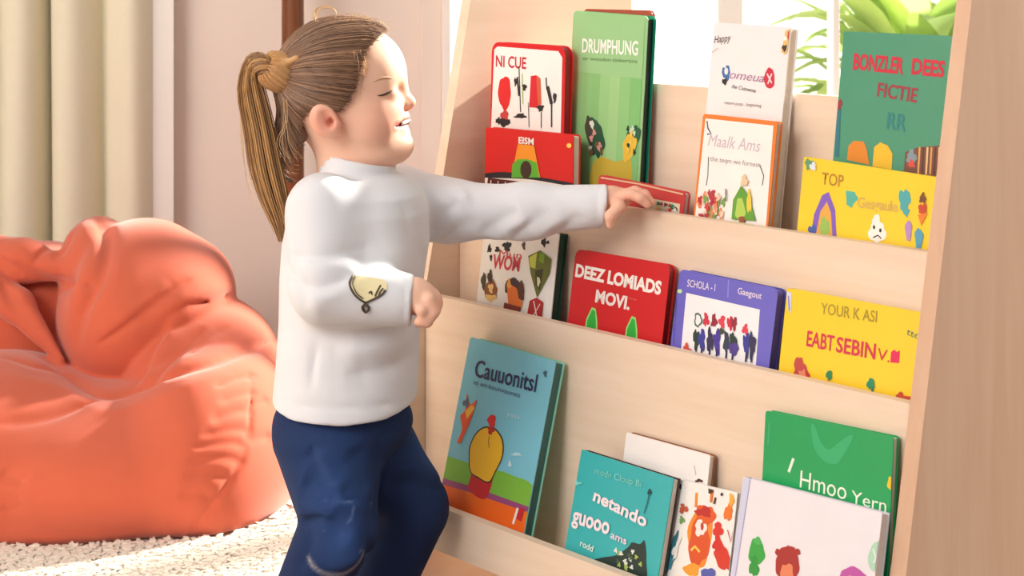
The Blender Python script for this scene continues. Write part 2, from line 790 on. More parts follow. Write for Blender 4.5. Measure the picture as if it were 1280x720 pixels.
# --- top tier
b = Book('picture_book', 'red-framed book with a white cover of instruments, far left on the top tier', (615, 52), (707, 58), 1, 0.0062, 0.02, 0.014, (206, 30, 40), corner=0.014, group=G1, page_m=cmat((170, 18, 30)))
b.poly([(618, 62), (622, 58), (698, 64), (703, 72), (701, 168), (614, 160)], (238, 232, 230))
b.text('NI CUE', (620, 83), (658, 86), 14, (190, 30, 50), bold=0.02)
b.blob(631, 116, 8, 21, (212, 30, 36), 0.06).blob(631, 145, 5, 7, (190, 60, 60), .1)
b.blob(631, 153, 7, 5, INK, 0.15).blob(623, 151, 3, 4, INK, 0.2)
b.stroke([(649, 84), (650, 110), (651, 140)], 2, INK).stroke([(647, 96), (649, 120)], 3.5, INK).blob(651, 145, 7, 3, INK, 0.2).stroke([(653, 92), (654, 130)], 2, (150, 190, 110)).blob(656, 109, 2.5, 4, INK, 0.2).blob(645, 102, 2, 5, INK, .2)
b.poly([(664, 95), (671, 94), (673, 135), (662, 134)], (206, 28, 44)).poly([(671, 94), (676, 98), (677, 130), (673, 135)], (200, 90, 60)).blob(676, 135, 4, 4, INK, 0.2).stroke([(677, 140), (677, 160)], 1.5, INK)
b.stroke([(683, 97), (684, 112)], 2, INK).stroke([(685, 108), (690, 130)], 6, INK).stroke([(690, 125), (690, 159)], 2.5, INK).blob(694, 122, 2, 6, INK, .2).stroke([(661, 128), (662, 159)], 1.2, INK)
b.done()

b = Book('picture_book', 'red picture book with an orange tower and piano keys, in front of the instrument book', (607, 159), (717, 169), 1, 0.0215, 0.03, 0.013, (212, 36, 34), group=G1, corner=0.004)
b.poly([(606, 218), (640, 221), (716, 231), (714, 250), (605, 250)], (238, 234, 228))
b.poly([(606, 217), (630, 215), (660, 219), (716, 229), (716, 233), (660, 224), (606, 222)], (30, 30, 40))
b.poly([(610, 222), (700, 233), (698, 240), (609, 238)], (90, 24, 30))
for i in range(9):
    b.stroke([(614 + i * 9, 225 + i * 1.1), (613 + i * 9, 237 + i)], 2, (236, 226, 222))
b.poly([(648, 180), (668, 182), (676, 222), (640, 219)], (238, 150, 34))
b.poly([(641, 205), (648, 199), (660, 199), (671, 203), (675, 222), (640, 222)], (92, 178, 50))
b.blob(658, 212, 7, 11, (62, 36, 26))
b.frect(0, 0, .001, .001, INK)
b.text('EISM', (649, 179), (668, 181), 8, (246, 240, 235), bold=0.03)
b.blob(712, 182, 3, 3, (240, 205, 90))
b.done()

b = Book('picture_book', 'tall green drumming book with a teal back cover on the top tier', (717, 13), (810, 20), 1, -0.0155, 0.04, 0.016, (150, 200, 140), back=(20, 140, 110), group=G1, corner=0.006, page_m=cmat((16, 44, 40)), overhang=0.004)  # dark pages paint in the shaded gap between the covers
b.frect(0.02, 0.02, 0.2, 0.74, (142, 194, 128)).frect(0.2, 0.02, 0.31, 0.74, (134, 190, 122)).frect(0.31, 0.02, 0.42, 0.74, (130, 187, 118)).frect(0.42, 0.02, 0.55, 0.74, (148, 199, 132)).frect(0.55, 0.02, 0.68, 0.74, (156, 203, 138)).frect(0.68, 0.02, 0.82, 0.74, (140, 196, 126)).frect(0.82, 0.02, 0.97, 0.74, (126, 189, 116))
b.frect(0.02, 0.74, 0.97, 0.975, (150, 200, 140))
b.poly([(738, 232), (741, 205), (752, 196), (770, 202), (784, 198), (790, 206), (786, 240), (750, 240)], (196, 172, 60))
b.text('DRUMPHUNG', (728, 65), (798, 69), 17, (244, 246, 236), bold=0.02)
b.text('or wooden tinkertins', (729, 75), (797, 79), 5, (96, 132, 84), part='subtitle')
for (cx, cy, cc) in ((741, 168, (66, 62, 50)), (747, 172, (36, 84, 58)), (792, 173, (30, 92, 62)), (787, 184, (226, 186, 60))):
    b.blob(cx, cy, 8, 24 if cx < 760 else 17, cc, 0.1, rot=0.2 if cx > 760 else -0.15)
for i in range(10):
    rr_ = random.Random(i)
    b.blob(736 + rr_.random() * 17, 150 + rr_.random() * 42, 2.2, 4, [(214, 150, 140), (220, 226, 210), (120, 90, 60)][i % 3], 0.2)
    b.blob(785 + rr_.random() * 11, 158 + rr_.random() * 34, 1.6, 3.5, [(230, 200, 90), (196, 220, 190), (20, 60, 46)][i % 3], 0.2)
b.done()

b = Book('picture_book', 'brick-red picture book standing behind the tall green drumming book', (729, 11), (816, 13), 1, -0.034, 0.045, 0.005, (176, 74, 58), group=G1, corner=0.008)
b.done()

b = Book('picture_book', 'small red book with a speckled picture, under the reaching hand', (749, 218), (857, 240), 1, 0.0205, 0.12, 0.010, (198, 66, 66), group=G1, corner=0.005)
b.poly([(804, 246), (850, 255), (849, 272), (800, 262)], (226, 214, 186))
for i in range(26):
    rr_ = random.Random(100 + i)
    x = 800 + rr_.random() * 46
    b.blob(x, 248 + (x - 800) * .16 + rr_.random() * 14, 2.4, 2.2, [(60, 120, 80), (200, 60, 60), (230, 200, 120), (120, 60, 60), (240, 236, 220)][i % 5], 0.2)
b.stroke([(752, 222), (800, 230), (855, 243)], 2, (226, 186, 150))
b.done()

b = Book('picture_book', 'tall white book with a curly blue and red title on the top tier', (893, 28), (988, 34), 1, -0.004, 0.115, 0.016, (240, 234, 234), group=G1)
b.text('Happy', (893, 54), (914, 51), 9, (70, 60, 64), part='subtitle', shear=.3)
b.blob(908, 91, 5, 9, (60, 110, 170), .15).blob(906, 102, 3.2, 4, INK, .15).blob(908, 89, 2.4, 4.5, (235, 232, 232))
b.text('omeua', (912, 98), (955, 103), 11, (178, 132, 170), shear=.3)
b.blob(962, 98, 6.5, 13, (206, 40, 66), 0.05).stroke([(959, 92), (965, 104)], 2, (244, 220, 222)).stroke([(965, 92), (960, 105)], 2, (244, 220, 222))
b.text('the Cutowme', (915, 110), (945, 116), 5, (60, 60, 80), part='subtitle', shear=.2)
b.text('nature pops . beginning', (906, 130), (952, 134), 4, (130, 122, 126), part='subtitle')
b.blob(985, 52, 6, 16, (232, 186, 110), .12, rot=.25).blob(988, 44, 3, 7, (190, 60, 50), .15).blob(981, 60, 3, 4, (60, 50, 40), .2).blob(982, 48, 2, 3, (250, 240, 230))
b.stroke([(884, 78), (890, 66), (898, 60)], 1.2, (205, 196, 196)).stroke([(884, 88), (887, 74)], 1.2, (190, 180, 186))
b.done()

b = Book('picture_book', 'small white book with an orange border, in front of the tall white book', (879, 142), (972, 152), 1, 0.0205, 0.125, 0.010, (236, 124, 44), group=G1, corner=0.004)
b.poly([(882, 148), (967, 157), (957, 290), (868, 280)], (244, 238, 232))
b.text('Maalk Ams', (885, 182), (950, 190), 15, (206, 188, 200), shear=.2)
b.text('the teqm wn fornest', (888, 201), (950, 209), 6, (150, 140, 140), part='subtitle')
b.stroke([(884, 151), (885, 160), (889, 167), (884, 168)], 2, (60, 60, 90)).stroke([(886, 196), (885, 220), (883, 232)], 1.4, (90, 90, 100)).stroke([(950, 206), (955, 220), (953, 232)], 1.5, (90, 90, 100))
for i in range(40):
    rr_ = random.Random(200 + i)
    x = 874 + rr_.random() * 32
    b.blob(x, 240 + rr_.random() * 34 + abs(x - 888) * .3, 2.5, 5, [(208, 70, 66), (232, 140, 100), (120, 160, 80), (236, 200, 170), (180, 50, 60)][i % 5], .25)
b.poly([(916, 274), (918, 250), (928, 232), (938, 246), (946, 276)], (96, 158, 52)).blob(927, 262, 6, 14, (176, 206, 90), .1).blob(938, 252, 3, 14, (230, 200, 70), .15).blob(929, 275, 4, 5, (150, 80, 50), .1).blob(932, 226, 4, 7, (232, 200, 160), .2)
b.stroke([(909, 236), (909, 252)], 2, (110, 110, 110))
b.done()

b = Book('picture_book', 'teal-green book with a red capital title, right end of the top tier', (1055, 39), (1193, 45), 1, -0.004, 0.13, 0.012, (70, 148, 116), group=G1)
b.text('BONZLER', (1066, 86), (1129, 92), 19, (206, 34, 62), bold=0.035)
b.text('DEES', (1139, 92), (1180, 96), 19, (206, 34, 62), bold=0.035)
b.text('FICTIE', (1096, 120), (1146, 128), 17, (160, 50, 66), part='subtitle', bold=.02)
b.text('RR', (1108, 160), (1132, 164), 20, (44, 130, 128), part='subtitle', bold=.02)
b.stroke([(1049, 130), (1046, 196)], 6, (42, 116, 130)).blob(1049, 130, 4, 6, (150, 44, 60), .2)
b.poly([(1059, 200), (1061, 182), (1068, 176), (1080, 177), (1084, 188), (1087, 206)], (222, 134, 34)).poly([(1091, 208), (1093, 184), (1101, 178), (1110, 182), (1116, 192), (1115, 212)], (238, 188, 42))
b.poly([(1132, 190), (1148, 184), (1176, 182), (1176, 222), (1130, 214)], (120, 76, 60))
for i in range(6):
    b.stroke([(1150 + i * 5, 184), (1148 + i * 5, 218)], 2.4, [(222, 160, 90), (90, 50, 40), (236, 196, 140)][i % 3])
b.blob(1140, 196, 6, 8, (130, 150, 160), .2).blob(1140, 205, 4, 5, (220, 80, 70), .2)
b.done()

b = Book('picture_book', 'wide yellow book with a purple arch drawing on the top tier', (1005, 196), (1172, 222), 1, 0.0205, 0.10, 0.011, (240, 206, 42), group=G1)
b.text('TOP', (1027, 230), (1054, 234), 15, (184, 128, 40), bold=.01)
b.text('Gesgaule', (1072, 259), (1122, 265), 13, (214, 176, 90), part='subtitle', bold=.02)
b.blob(1064, 248, 7, 10, (84, 178, 160), .15).blob(1131, 251, 7, 15, (76, 168, 170), .15).poly([(1125, 260), (1138, 262), (1134, 272)], (76, 168, 170))
b.poly([(1014, 294), (1018, 268), (1028, 244), (1036, 240), (1044, 262), (1046, 300)], (128, 92, 190)).poly([(1020, 294), (1026, 264), (1034, 252), (1039, 266), (1041, 298)], (226, 170, 70)).blob(1031, 284, 6, 12, (150, 190, 90), .15)
b.blob(1016, 288, 5, 7, (70, 96, 170), .2)
b.blob(1097, 290, 11, 13, (246, 240, 232), .08).blob(1096, 276, 5, 8, (246, 240, 232), .1).blob(1093, 284, 1.5, 2.5, INK).blob(1101, 288, 1.5, 2.5, INK).stroke([(1092, 297), (1098, 294), (1102, 298)], 1.5, INK)
b.blob(1136, 288, 4, 13, (180, 140, 200), .1).blob(1149, 298, 5, 13, (84, 160, 190), .1).blob(1154, 262, 5, 8, (200, 70, 50), .2).poly([(1148, 268), (1160, 266), (1152, 282)], (236, 130, 50)).blob(1154, 248, 4, 6, (120, 70, 50), .2)
b.blob(1012, 205, 5, 6, (90, 150, 110), .2).blob(1017, 208, 4, 5, (220, 224, 230), .2)
b.done()

# --- middle tier
b = Book('picture_book', 'white animal book with a dark spine edge, far left on the middle tier', (606, 279), (699, 292), 2, 0.0815, 0.16, 0.016, (240, 236, 230), back=(24, 62, 48), group=G2, page_m=cmat((30, 70, 54)))
b.text('WOM', (616, 335), (650, 339), 17, (200, 60, 70), bold=.03, shear=.1)
b.text('Mun', (624, 321), (652, 324), 9, (196, 70, 78), part='subtitle')
for (x, y, rx, ry, c) in ((612, 311, 2.5, 5, INK), (622, 312, 3, 3.5, INK), (634, 308, 5, 6, INK), (655, 307, 2, 5, (90, 60, 60)), (680, 303, 3, 5, INK), (685, 303, 2, 2, INK), (614, 322, 1.5, 4, INK)):
    b.blob(x, y, rx, ry, c, .2)
b.blob(605, 352, 3, 11, (70, 66, 40), .15).blob(614, 362, 8, 12, (142, 84, 40), .1).blob(614, 360, 3, 6, (226, 190, 130), .2).blob(613, 346, 3, 8, (60, 52, 40), .2).blob(614, 372, 7, 4, (230, 190, 110), .2)
b.blob(642, 358, 11, 10, (70, 50, 54), .08).poly([(634, 352), (646, 360), (654, 378), (652, 386), (636, 384)], (226, 116, 42)).blob(652, 364, 4, 12, (92, 48, 36), .1).poly([(631, 378), (652, 384), (651, 390), (630, 386)], (130, 50, 40)).blob(637, 355, 2.5, 6, (230, 160, 70), .2)
b.poly([(661, 320), (676, 313), (690, 324), (688, 342), (672, 372), (664, 342)], (104, 110, 44)).poly([(662, 322), (672, 316), (670, 336), (664, 334)], (196, 206, 80)).poly([(676, 315), (682, 318), (680, 330), (674, 326)], (120, 160, 40)).poly([(670, 338), (680, 336), (676, 364), (670, 356)], (66, 62, 36)).blob(674, 352, 2, 6, (220, 214, 170), .15)
b.poly([(660, 392), (663, 376), (672, 372), (680, 378), (678, 398)], (176, 36, 40)).stroke([(668, 376), (672, 396)], 2, (240, 220, 210)).stroke([(676, 380), (668, 394)], 1.5, (240, 220, 210))
b.done()

b = Book('picture_book', 'red book with chunky white lettering and two green leaves, on the middle tier', (720, 311), (838, 331), 2, 0.0805, 0.17, 0.012, (206, 36, 40), group=G2, corner=0.010, page_m=cmat((150, 24, 30)))
b.text('DEEZ LOMIADS', (719, 345), (826, 368), 15, (244, 236, 228), bold=.045)
b.text('MOVI.', (744, 377), (787, 387), 15, (240, 226, 220), part='subtitle', bold=.04)
b.text('mome', (783, 373), (796, 376), 3, (226, 120, 110), part='subtitle')
for cx, cy in ((740, 402), (790, 413)):
    b.poly([(cx - 9, cy + 10), (cx - 7, cy - 3), (cx, cy - 18), (cx + 5, cy - 16), (cx + 7, cy), (cx + 7, cy + 14)], (150, 220, 120)).poly([(cx - 7, cy + 10), (cx - 5.5, cy - 2), (cx + .5, cy - 15), (cx + 4, cy - 13), (cx + 5, cy), (cx + 5, cy + 14)], (46, 172, 62))
b.done()

b = Book('picture_book', 'purple book with a white panel of small figures, between the red and yellow books', (850, 336), (973, 361), 2, 0.0805, 0.17, 0.015, (108, 102, 196), back=(76, 74, 160), group=G2, corner=0.007, page_m=cmat((90, 86, 176)))
b.poly([(858, 366), (950, 387), (944, 470), (850, 452)], (242, 238, 240))
b.text('SCHOLA - I', (859, 358), (894, 364), 9, (232, 220, 236), bold=.01)
b.text('Gaegout', (922, 367), (952, 374), 8, (232, 220, 236), part='subtitle', bold=.01)
b.stroke([(911, 350), (910, 372)], 2, (140, 136, 216)).stroke([(846, 372), (842, 430)], 1.5, (80, 76, 170)).blob(850, 364, 3, 2.6, (196, 226, 170))
b.blob(873, 400, 5, 9, (70, 110, 90), .1).blob(873, 400, 3.2, 6.5, (242, 238, 240), .1)
for i, x in enumerate((883, 893, 903, 913, 918, 932)):
    b.blob(x, 400 + (x - 883) * .12 + (6 if x > 925 else 0), 3.6, 8 if x < 925 else 6, [(206, 50, 70), (150, 40, 60), (220, 60, 80)][i % 3], .22)
for i, x in enumerate((871, 878, 888, 897, 909, 917, 934, 941)):
    b.blob(x, 424 + (x - 871) * .1, 4, 12 + (i * 5) % 4, [(36, 60, 50), (56, 58, 150), (50, 46, 80), (70, 54, 150), (50, 60, 80)][i % 5], .2)
    b.stroke([(x, 434 + (x - 871) * .1), (x - 1, 446 + (x - 871) * .1)], 2.5, (44, 44, 70))
b.blob(903, 414, 3, 4, (60, 70, 60), .1).blob(918, 436, 6, 8, (80, 60, 140), .1).blob(859, 437, 5, 6, (220, 80, 60), .3)
b.done()

b = Book('picture_book', 'wide yellow book with a raspberry title line on the middle tier', (984, 360), (1156, 392), 2, 0.0805, 0.16, 0.012, (242, 204, 40), group=G2)
b.text('YOUR K ASI', (1026, 392), (1096, 403), 14, (170, 146, 40), part='subtitle', bold=.01)
b.text('EABT', (1008, 432), (1042, 439), 19, (206, 48, 76), bold=.02).text('SEBIN', (1045, 439.5), (1094, 449), 19, (206, 48, 76), bold=.02)
b.text('V.', (1096, 449), (1112, 453), 15, (206, 60, 66), bold=.0)
b.poly([(1114, 440), (1118, 437), (1121, 440), (1125, 438), (1124, 454), (1113, 453)], (222, 36, 88))
b.poly([(983, 364), (990, 366), (989, 392), (985, 384)], (214, 210, 226)).stroke([(986, 370), (987, 388)], 2, (130, 130, 200))
b.text('ttc', (1133, 418), (1148, 424), 9, (70, 130, 110), part='subtitle')
b.blob(1000, 462, 8, 15, (190, 70, 66), .14).blob(1003, 470, 4, 8, (226, 140, 110), .2).blob(1010, 472, 4, 6, (196, 50, 50), .3)
b.blob(1037, 469, 4, 6, (40, 130, 80), .1).stroke([(1036, 474), (1035, 484)], 1.5, (180, 110, 50))
b.blob(1089, 480, 5, 7, (40, 140, 100), .1).stroke([(1091, 484), (1091, 498)], 3, (50, 120, 90))
b.blob(1128, 498, 9, 6, (196, 66, 46), .3)
b.done()

# --- bottom tier
b = Book('picture_book', 'sky-blue book with a big yellow bird, left end of the bottom tier', (588, 421), (695, 452), 3, 0.175, 0.24, 0.016, (126, 194, 212), back=(150, 216, 190), group=G3, corner=0.004, page_m=cmat((58, 110, 104)), overhang=0.0025)
b.poly([(550, 570), (562, 571), (590, 580), (615, 586), (640, 594), (668, 615), (650, 700), (530, 680)], (124, 182, 62))
b.poly([(545, 595), (590, 608), (662, 634), (655, 648), (540, 605)], (150, 70, 120))
b.poly([(545, 603), (590, 616), (659, 640), (650, 700), (530, 680)], (238, 104, 26))
b.poly([(588, 598), (592, 586), (600, 580), (612, 587), (616, 600), (606, 624), (586, 612)], (196, 36, 44))
b.poly([(588, 590), (586, 570), (588, 555), (596, 540), (607, 533), (620, 536), (629, 550), (629, 570), (620, 590), (612, 604), (598, 598)], (60, 50, 40))
b.poly([(589, 589), (587.5, 570), (589.5, 555), (597, 541.5), (607, 535), (619, 537.5), (627.5, 551), (627.5, 570), (619, 589), (611, 602), (598, 596)], (240, 184, 40))
b.blob(615, 526, 5, 8, (212, 44, 40), .1).blob(614, 538, 4, 5, (190, 40, 30), .2).stroke([(612, 545), (611, 552), (612, 560)], 1.2, (120, 70, 30))
b.poly([(584, 492), (588, 506), (596, 500), (592, 516), (587, 530), (580, 545), (576, 554), (572, 552), (578, 536), (576, 520), (582, 512)], (226, 84, 40)).poly([(582, 514), (590, 506), (594, 510), (584, 524)], (240, 180, 60)).blob(583, 504, 4, 5, (90, 110, 120), .2)
b.text('Cauuonitsl', (593, 470), (670, 490), 21, (46, 44, 84), bold=.012)
b.text('as en kaunvaunes', (592, 480), (650, 497), 6, (64, 84, 120), part='subtitle')
b.text('yaaa', (634, 520), (650, 524), 6, (190, 222, 224), part='subtitle')
b.blob(646, 568, 6, 2, (186, 220, 226), .2).blob(638, 580, 2, 4, (196, 224, 230), .2).blob(682, 467, 1.8, 4, (60, 90, 110), .2)
b.stroke([(648, 635), (642, 655)], 4, (240, 230, 220)).poly([(650, 634), (656, 636), (652, 652), (646, 648)], (190, 40, 50))
b.done()

b = Book('picture_book', 'plain white book sticking up behind the teal mountain book', (783, 540), (888, 569), 3, 0.139, 0.17, 0.010, (244, 238, 234), back=(150, 90, 60), group=G3, corner=0.003)
b.stroke([(868, 582), (870, 594)], 1.2, (180, 170, 170))
b.blob(874, 601, 5, 2, (80, 40, 40), .2)
b.done()

b = Book('picture_book', 'white book with an orange lion drawing, right of the teal mountain book', (816, 592), (922, 616), 3, 0.158, 0.24, 0.006, (242, 236, 230), group=G3)
b.blob(875, 672, 15, 38, (236, 140, 40), .06, rot=.08).blob(874, 678, 13, 30, (218, 84, 34), .08, rot=.08).blob(882, 645, 12, 14, (222, 92, 36), .12)
b.blob(880, 640, 10, 6, (190, 44, 36), .2).blob(876, 660, 7, 10, (244, 234, 226), .15).blob(878, 658, 2, 5, (190, 60, 40)).stroke([(864, 688), (869, 683), (875, 690)], 3, (244, 200, 90)).blob(865, 712, 10, 8, (240, 160, 50), .1)
b.stroke([(870, 634), (871, 616)], 3.5, (236, 140, 40)).stroke([(889, 628), (891, 612)], 4, (224, 120, 40)).stroke([(895, 622), (893, 630)], 3, (90, 40, 30))
b.blob(898, 662, 6, 9, (214, 50, 36), .15).blob(904, 696, 9, 20, (214, 56, 36), .15, rot=-.35).blob(897, 680, 5, 10, (210, 44, 34), .2)
b.blob(911, 640, 5, 11, (236, 120, 36), .15, rot=.2).blob(915, 625, 3, 8, (240, 170, 60), .15).stroke([(910, 662), (914, 678), (917, 664)], 1.3, (190, 70, 60))
b.blob(841, 690, 5, 22, (40, 110, 120), .2, rot=.25).blob(846, 686, 3, 14, (230, 226, 220), .3, rot=.3).blob(836, 705, 4, 12, (60, 130, 150), .2, rot=.2)
b.blob(855, 636, 5, 5, (190, 80, 50), .3).blob(853, 650, 3, 4, (110, 160, 80), .3).blob(886, 717, 9, 7, (84, 92, 170), .1).blob(903, 618, 1.5, 2, INK, .1).blob(851, 608, 1.8, 3, INK, .2).blob(889, 614, 3, 3, (70, 40, 30), .2)
b.done()

b = Book('picture_book', 'teal book with a white scrawled title over a dark mountain, bottom tier', (727, 562), (842, 598), 3, 0.175, 0.24, 0.012, (60, 176, 178), back=(60, 44, 40), group=G3)
b.poly([(690, 684), (702, 686), (740, 700), (742, 730), (685, 730)], (52, 150, 110))
b.poly([(740, 703), (752, 697), (770, 694), (785, 684), (790, 678), (800, 680), (806, 676), (808, 700), (802, 735), (735, 730)], (38, 56, 50))
for i in range(22):
    rr_ = random.Random(300 + i)
    b.blob(768 + rr_.random() * 34, 688 + rr_.random() * 32, 2, 2.6, [(226, 230, 220), (70, 90, 60), (170, 190, 90)][i % 3], .3)
b.text('modn Cloup Bi', (744, 592), (802, 609), 8, (130, 214, 206), part='subtitle')
b.text('netando', (742, 625), (808, 659), 15, (244, 226, 232), bold=.03)
b.text('guooo', (716, 652), (762, 668), 20, (244, 226, 232), bold=.03)
b.text('ams', (764, 672), (784, 681), 9, (226, 214, 226), part='subtitle', bold=.02)
b.text('rodd', (726, 682), (742, 690), 8, (206, 232, 224), part='subtitle', bold=.02)
b.blob(722, 604, 5, 3, (120, 210, 206), .3).stroke([(806, 642), (811, 626), (813, 614)], 1.3, (30, 90, 96)).blob(813, 615, 2.4, 3, (24, 60, 70), .3)
b.done()

b = Book('picture_book', 'glossy green book behind the big white hardback on the bottom tier', (957, 513), (1117, 546), 3, 0.139, 0.12, 0.010, (20, 158, 88), group=G3, corner=0.003)
b.poly([(1014, 534), (1018, 531), (1026, 552), (1036, 562), (1050, 552), (1062, 544), (1066, 548), (1054, 570), (1044, 580), (1030, 576), (1018, 560)], (54, 174, 112))
b.stroke([(962, 528), (960, 556)], 2, (60, 176, 116)).stroke([(992, 573), (986, 590)], 3.5, (226, 240, 224))
b.text('Hmoo', (1000, 609), (1058, 625), 22, (236, 242, 226), bold=.0)
b.text('Yern', (1064, 628), (1108, 640), 16, (236, 242, 226), bold=.0)
b.blob(1116, 606, 6, 10, (238, 196, 40), .1, rot=-.4).blob(1118, 604, 3, 4.5, (90, 60, 30), .1)
b.done()

b = Book('picture_book', 'big white hardback with small painted faces on the bottom tier', (929, 596), (1103, 641), 3, 0.175, 0.24, 0.014, (232, 226, 230), spine=(206, 204, 226), back=(210, 205, 220), group=G3)
b.poly([(929, 597), (938, 599), (918, 735), (906, 735)], (206, 206, 228)).stroke([(938, 599), (917, 735)], 1.4, (170, 166, 200))
b.blob(946, 690, 10, 17, (56, 164, 66), .07).blob(943, 708, 6, 13, (46, 150, 60), .15).blob(947, 676, 4, 5, (80, 180, 90), .2)
b.blob(985, 706, 15, 22, (168, 46, 38), .06).blob(984, 718, 8, 14, (226, 130, 90), .1)
for i in range(5):
    b.blob(973 + i * 6, 686 + abs(i - 2) * 2, 4, 4, (168, 46, 38), .1)
b.blob(1066, 722, 17, 13, (190, 84, 164), .07).blob(1066, 728, 8, 8, (238, 176, 150), .1)
b.blob(1096, 696, 10, 19, (174, 214, 186), .03, rot=.12).stroke([(1092, 686), (1098, 706)], 2.2, (222, 232, 226)).stroke([(1099, 688), (1093, 704)], 2.2, (222, 232, 226))
b.done()

# ------------------------------------------------------------------ room
WALLY = 3.75
wall_m = mat('pink_grey_paint', (238, 224, 214), rough=0.9, spec=0.2, noise=0.015, scale=3, bump=0.05, bumpscale=300)
white_m = mat('white_trim_paint', (244, 240, 234), rough=0.45, noise=0.01)
floor_m = wood('floor_boards', (92, 58, 40), (118, 78, 54), sc=(1.5, 22, 1), wscale=2.0)


def bx(name, lo, hi, m, parent=None, bev=0.0, kind='structure'):
    bm = bmesh.new()
    box(bm, lo, hi, bev)
    o = bm_obj(name, bm, m, parent)
    if kind and parent is None:
        o['kind'] = kind
    return o


def XW(px, Y=WALLY):
    return (px - CX) / F * Y


bx('floor', (-3.2, -0.6, -0.06), (5.2, WALLY + 0.2, 0.0), floor_m)
WX0, WX1, WZ0, WZ1 = XW(561), 3.6, 0.52, 3.5
bm = bmesh.new()
box(bm, (-3.2, WALLY, 0), (WX0, WALLY + 0.16, 3.7))
box(bm, (WX1, WALLY, 0), (5.2, WALLY + 0.16, 3.7))
box(bm, (WX0, WALLY, 0), (WX1, WALLY + 0.16, WZ0))
box(bm, (WX0, WALLY, WZ1), (WX1, WALLY + 0.16, 3.7))
o = bm_obj('wall_back', bm, wall_m)
o['kind'] = 'structure'
bx('baseboard_back', (-3.2, WALLY - 0.015, 0.0), (WX1, WALLY, 0.09), white_m)
bx('wall_left', (-3.2, -0.6, 0), (-3.1, WALLY, 3.1), wall_m)
# pilaster step of the wall beside the window, then the window casing
bm = bmesh.new()
prism(bm, [(XW(185, 3.69), 3.69), (XW(217, 3.69), 3.69), (XW(217), WALLY), (XW(184), WALLY)], 0.0, 3.1, lambda a, b, d: (a, b, d), 0.004)
o = bm_obj('trim_1', bm, white_m)
o['kind'] = 'structure'
bx('trim_2', (XW(526), WALLY - 0.02, 0.09), (XW(553), WALLY, 3.1), wall_m, bev=0.004)

win = bpy.data.objects.new('window_1', None)
COL.objects.link(win)
win['kind'] = 'structure'
win.location = (WX0, WALLY, WZ0)
bpy.context.view_layer.update()


def wbx(name, lo, hi, m, bev=0.003):
    l = np.array([WX0, WALLY, WZ0])
    return bx(name, tuple(np.array(lo) - l), tuple(np.array(hi) - l), m, win, bev)


wbx('window_frame', (XW(553), WALLY - 0.035, WZ0 - 0.05), (XW(564), WALLY + 0.13, WZ1 + 0.05), white_m)
wbx('window_frame', (XW(564), WALLY - 0.035, WZ1), (WX1 + 0.03, WALLY + 0.13, WZ1 + 0.05), white_m)
wbx('window_sill', (XW(564), WALLY - 0.10, WZ0 - 0.04), (WX1 + 0.03, WALLY + 0.13, WZ0), white_m)
mull = [(716, 750), (899, 931), (1044, 1053), (1330, 1365)]
for a, c in mull:
    wbx('mullion', (XW(a), WALLY + 0.03, WZ0), (XW(c), WALLY + 0.10, WZ1), white_m)
glass = bpy.data.materials.new('window_glass')
glass.use_nodes = True
nt = glass.node_tree
nt.nodes.remove(nt.nodes['Principled BSDF'])
tr = nt.nodes.new('ShaderNodeBsdfTransparent')
tr.inputs['Color'].default_value = (0.97, 0.985, 0.975, 1)
gl = nt.nodes.new('ShaderNodeBsdfGlossy')
gl.inputs['Roughness'].default_value = 0.02
mx = nt.nodes.new('ShaderNodeMixShader')
mx.inputs[0].default_value = 0.04
nt.links.new(tr.outputs[0], mx.inputs[1])
nt.links.new(gl.outputs[0], mx.inputs[2])
nt.links.new(mx.outputs[0], nt.nodes['Material Output'].inputs['Surface'])
edges_x = [XW(564)] + [v for a, c in mull for v in (XW(a), XW(c))] + [WX1]
for i in range(0, len(edges_x), 2):
    wbx('pane', (edges_x[i], WALLY + 0.062, WZ0), (edges_x[i + 1], WALLY + 0.066, WZ1), glass, 0)

# curtain with deep folds
cur_m = mat('cream_curtain', (250, 243, 220), rough=0.9, spec=0.1, noise=0.02, scale=80, bump=0.1, bumpscale=900, sheen=0.2, transl=0.15)
CUR_K = [-270, -225, -190, -155, -120, -86, -50, -14, 24, 54, 86, 126, 160, 196]
CUR_P = list(range(-6, 8))
V, Fc = [], []
xs = np.linspace(XW(-260, 3.66), XW(188, 3.66), 220)
zs = np.linspace(0.02, 2.5, 16)
for z in zs:
    for x in xs:
        px = CX + x / 3.66 * F
        ph = float(np.interp(px, CUR_K, CUR_P)) * math.pi
        y = 3.67 - 0.055 * math.cos(ph) * (0.8 + 0.2 * math.sin(px * 0.031)) + 0.006 * math.sin(ph * 2.1 + z * 1.2)
        xx = x + 0.012 * math.sin(ph) + 0.004 * math.sin(z * 2 + px * .02)
        V.append((xx, y, z))
n = len(xs)
for i in range(len(zs) - 1):
    for j in range(n - 1):
        Fc.append((i * n + j, i * n + j + 1, (i + 1) * n + j + 1, (i + 1) * n + j))
V = np.array(V)
cur = raw('curtain', V - np.array([V[:, 0].mean(), 3.67, 0]), Fc, cur_m, None, True)
cur.location = (V[:, 0].mean(), 3.67, 0)
sm = cur.modifiers.new('thick', 'SOLIDIFY')
sm.thickness = 0.004
tag(cur, 'long cream curtain hanging in soft vertical folds behind the beanbag', 'curtain')

# wooden post behind the child
post_m = wood('brown_post', (98, 58, 34), (140, 86, 52), sc=(20, 20, 1.5), wscale=3, rough=0.3)
px0 = XW(366, 3.6)
post = empty('wooden_post', (px0, 3.6, 0), 'round brown wooden post standing in front of the pink wall behind the child', 'post')
prof = [(0.13, 0.0), (0.13, 0.018), (0.05, 0.035)]


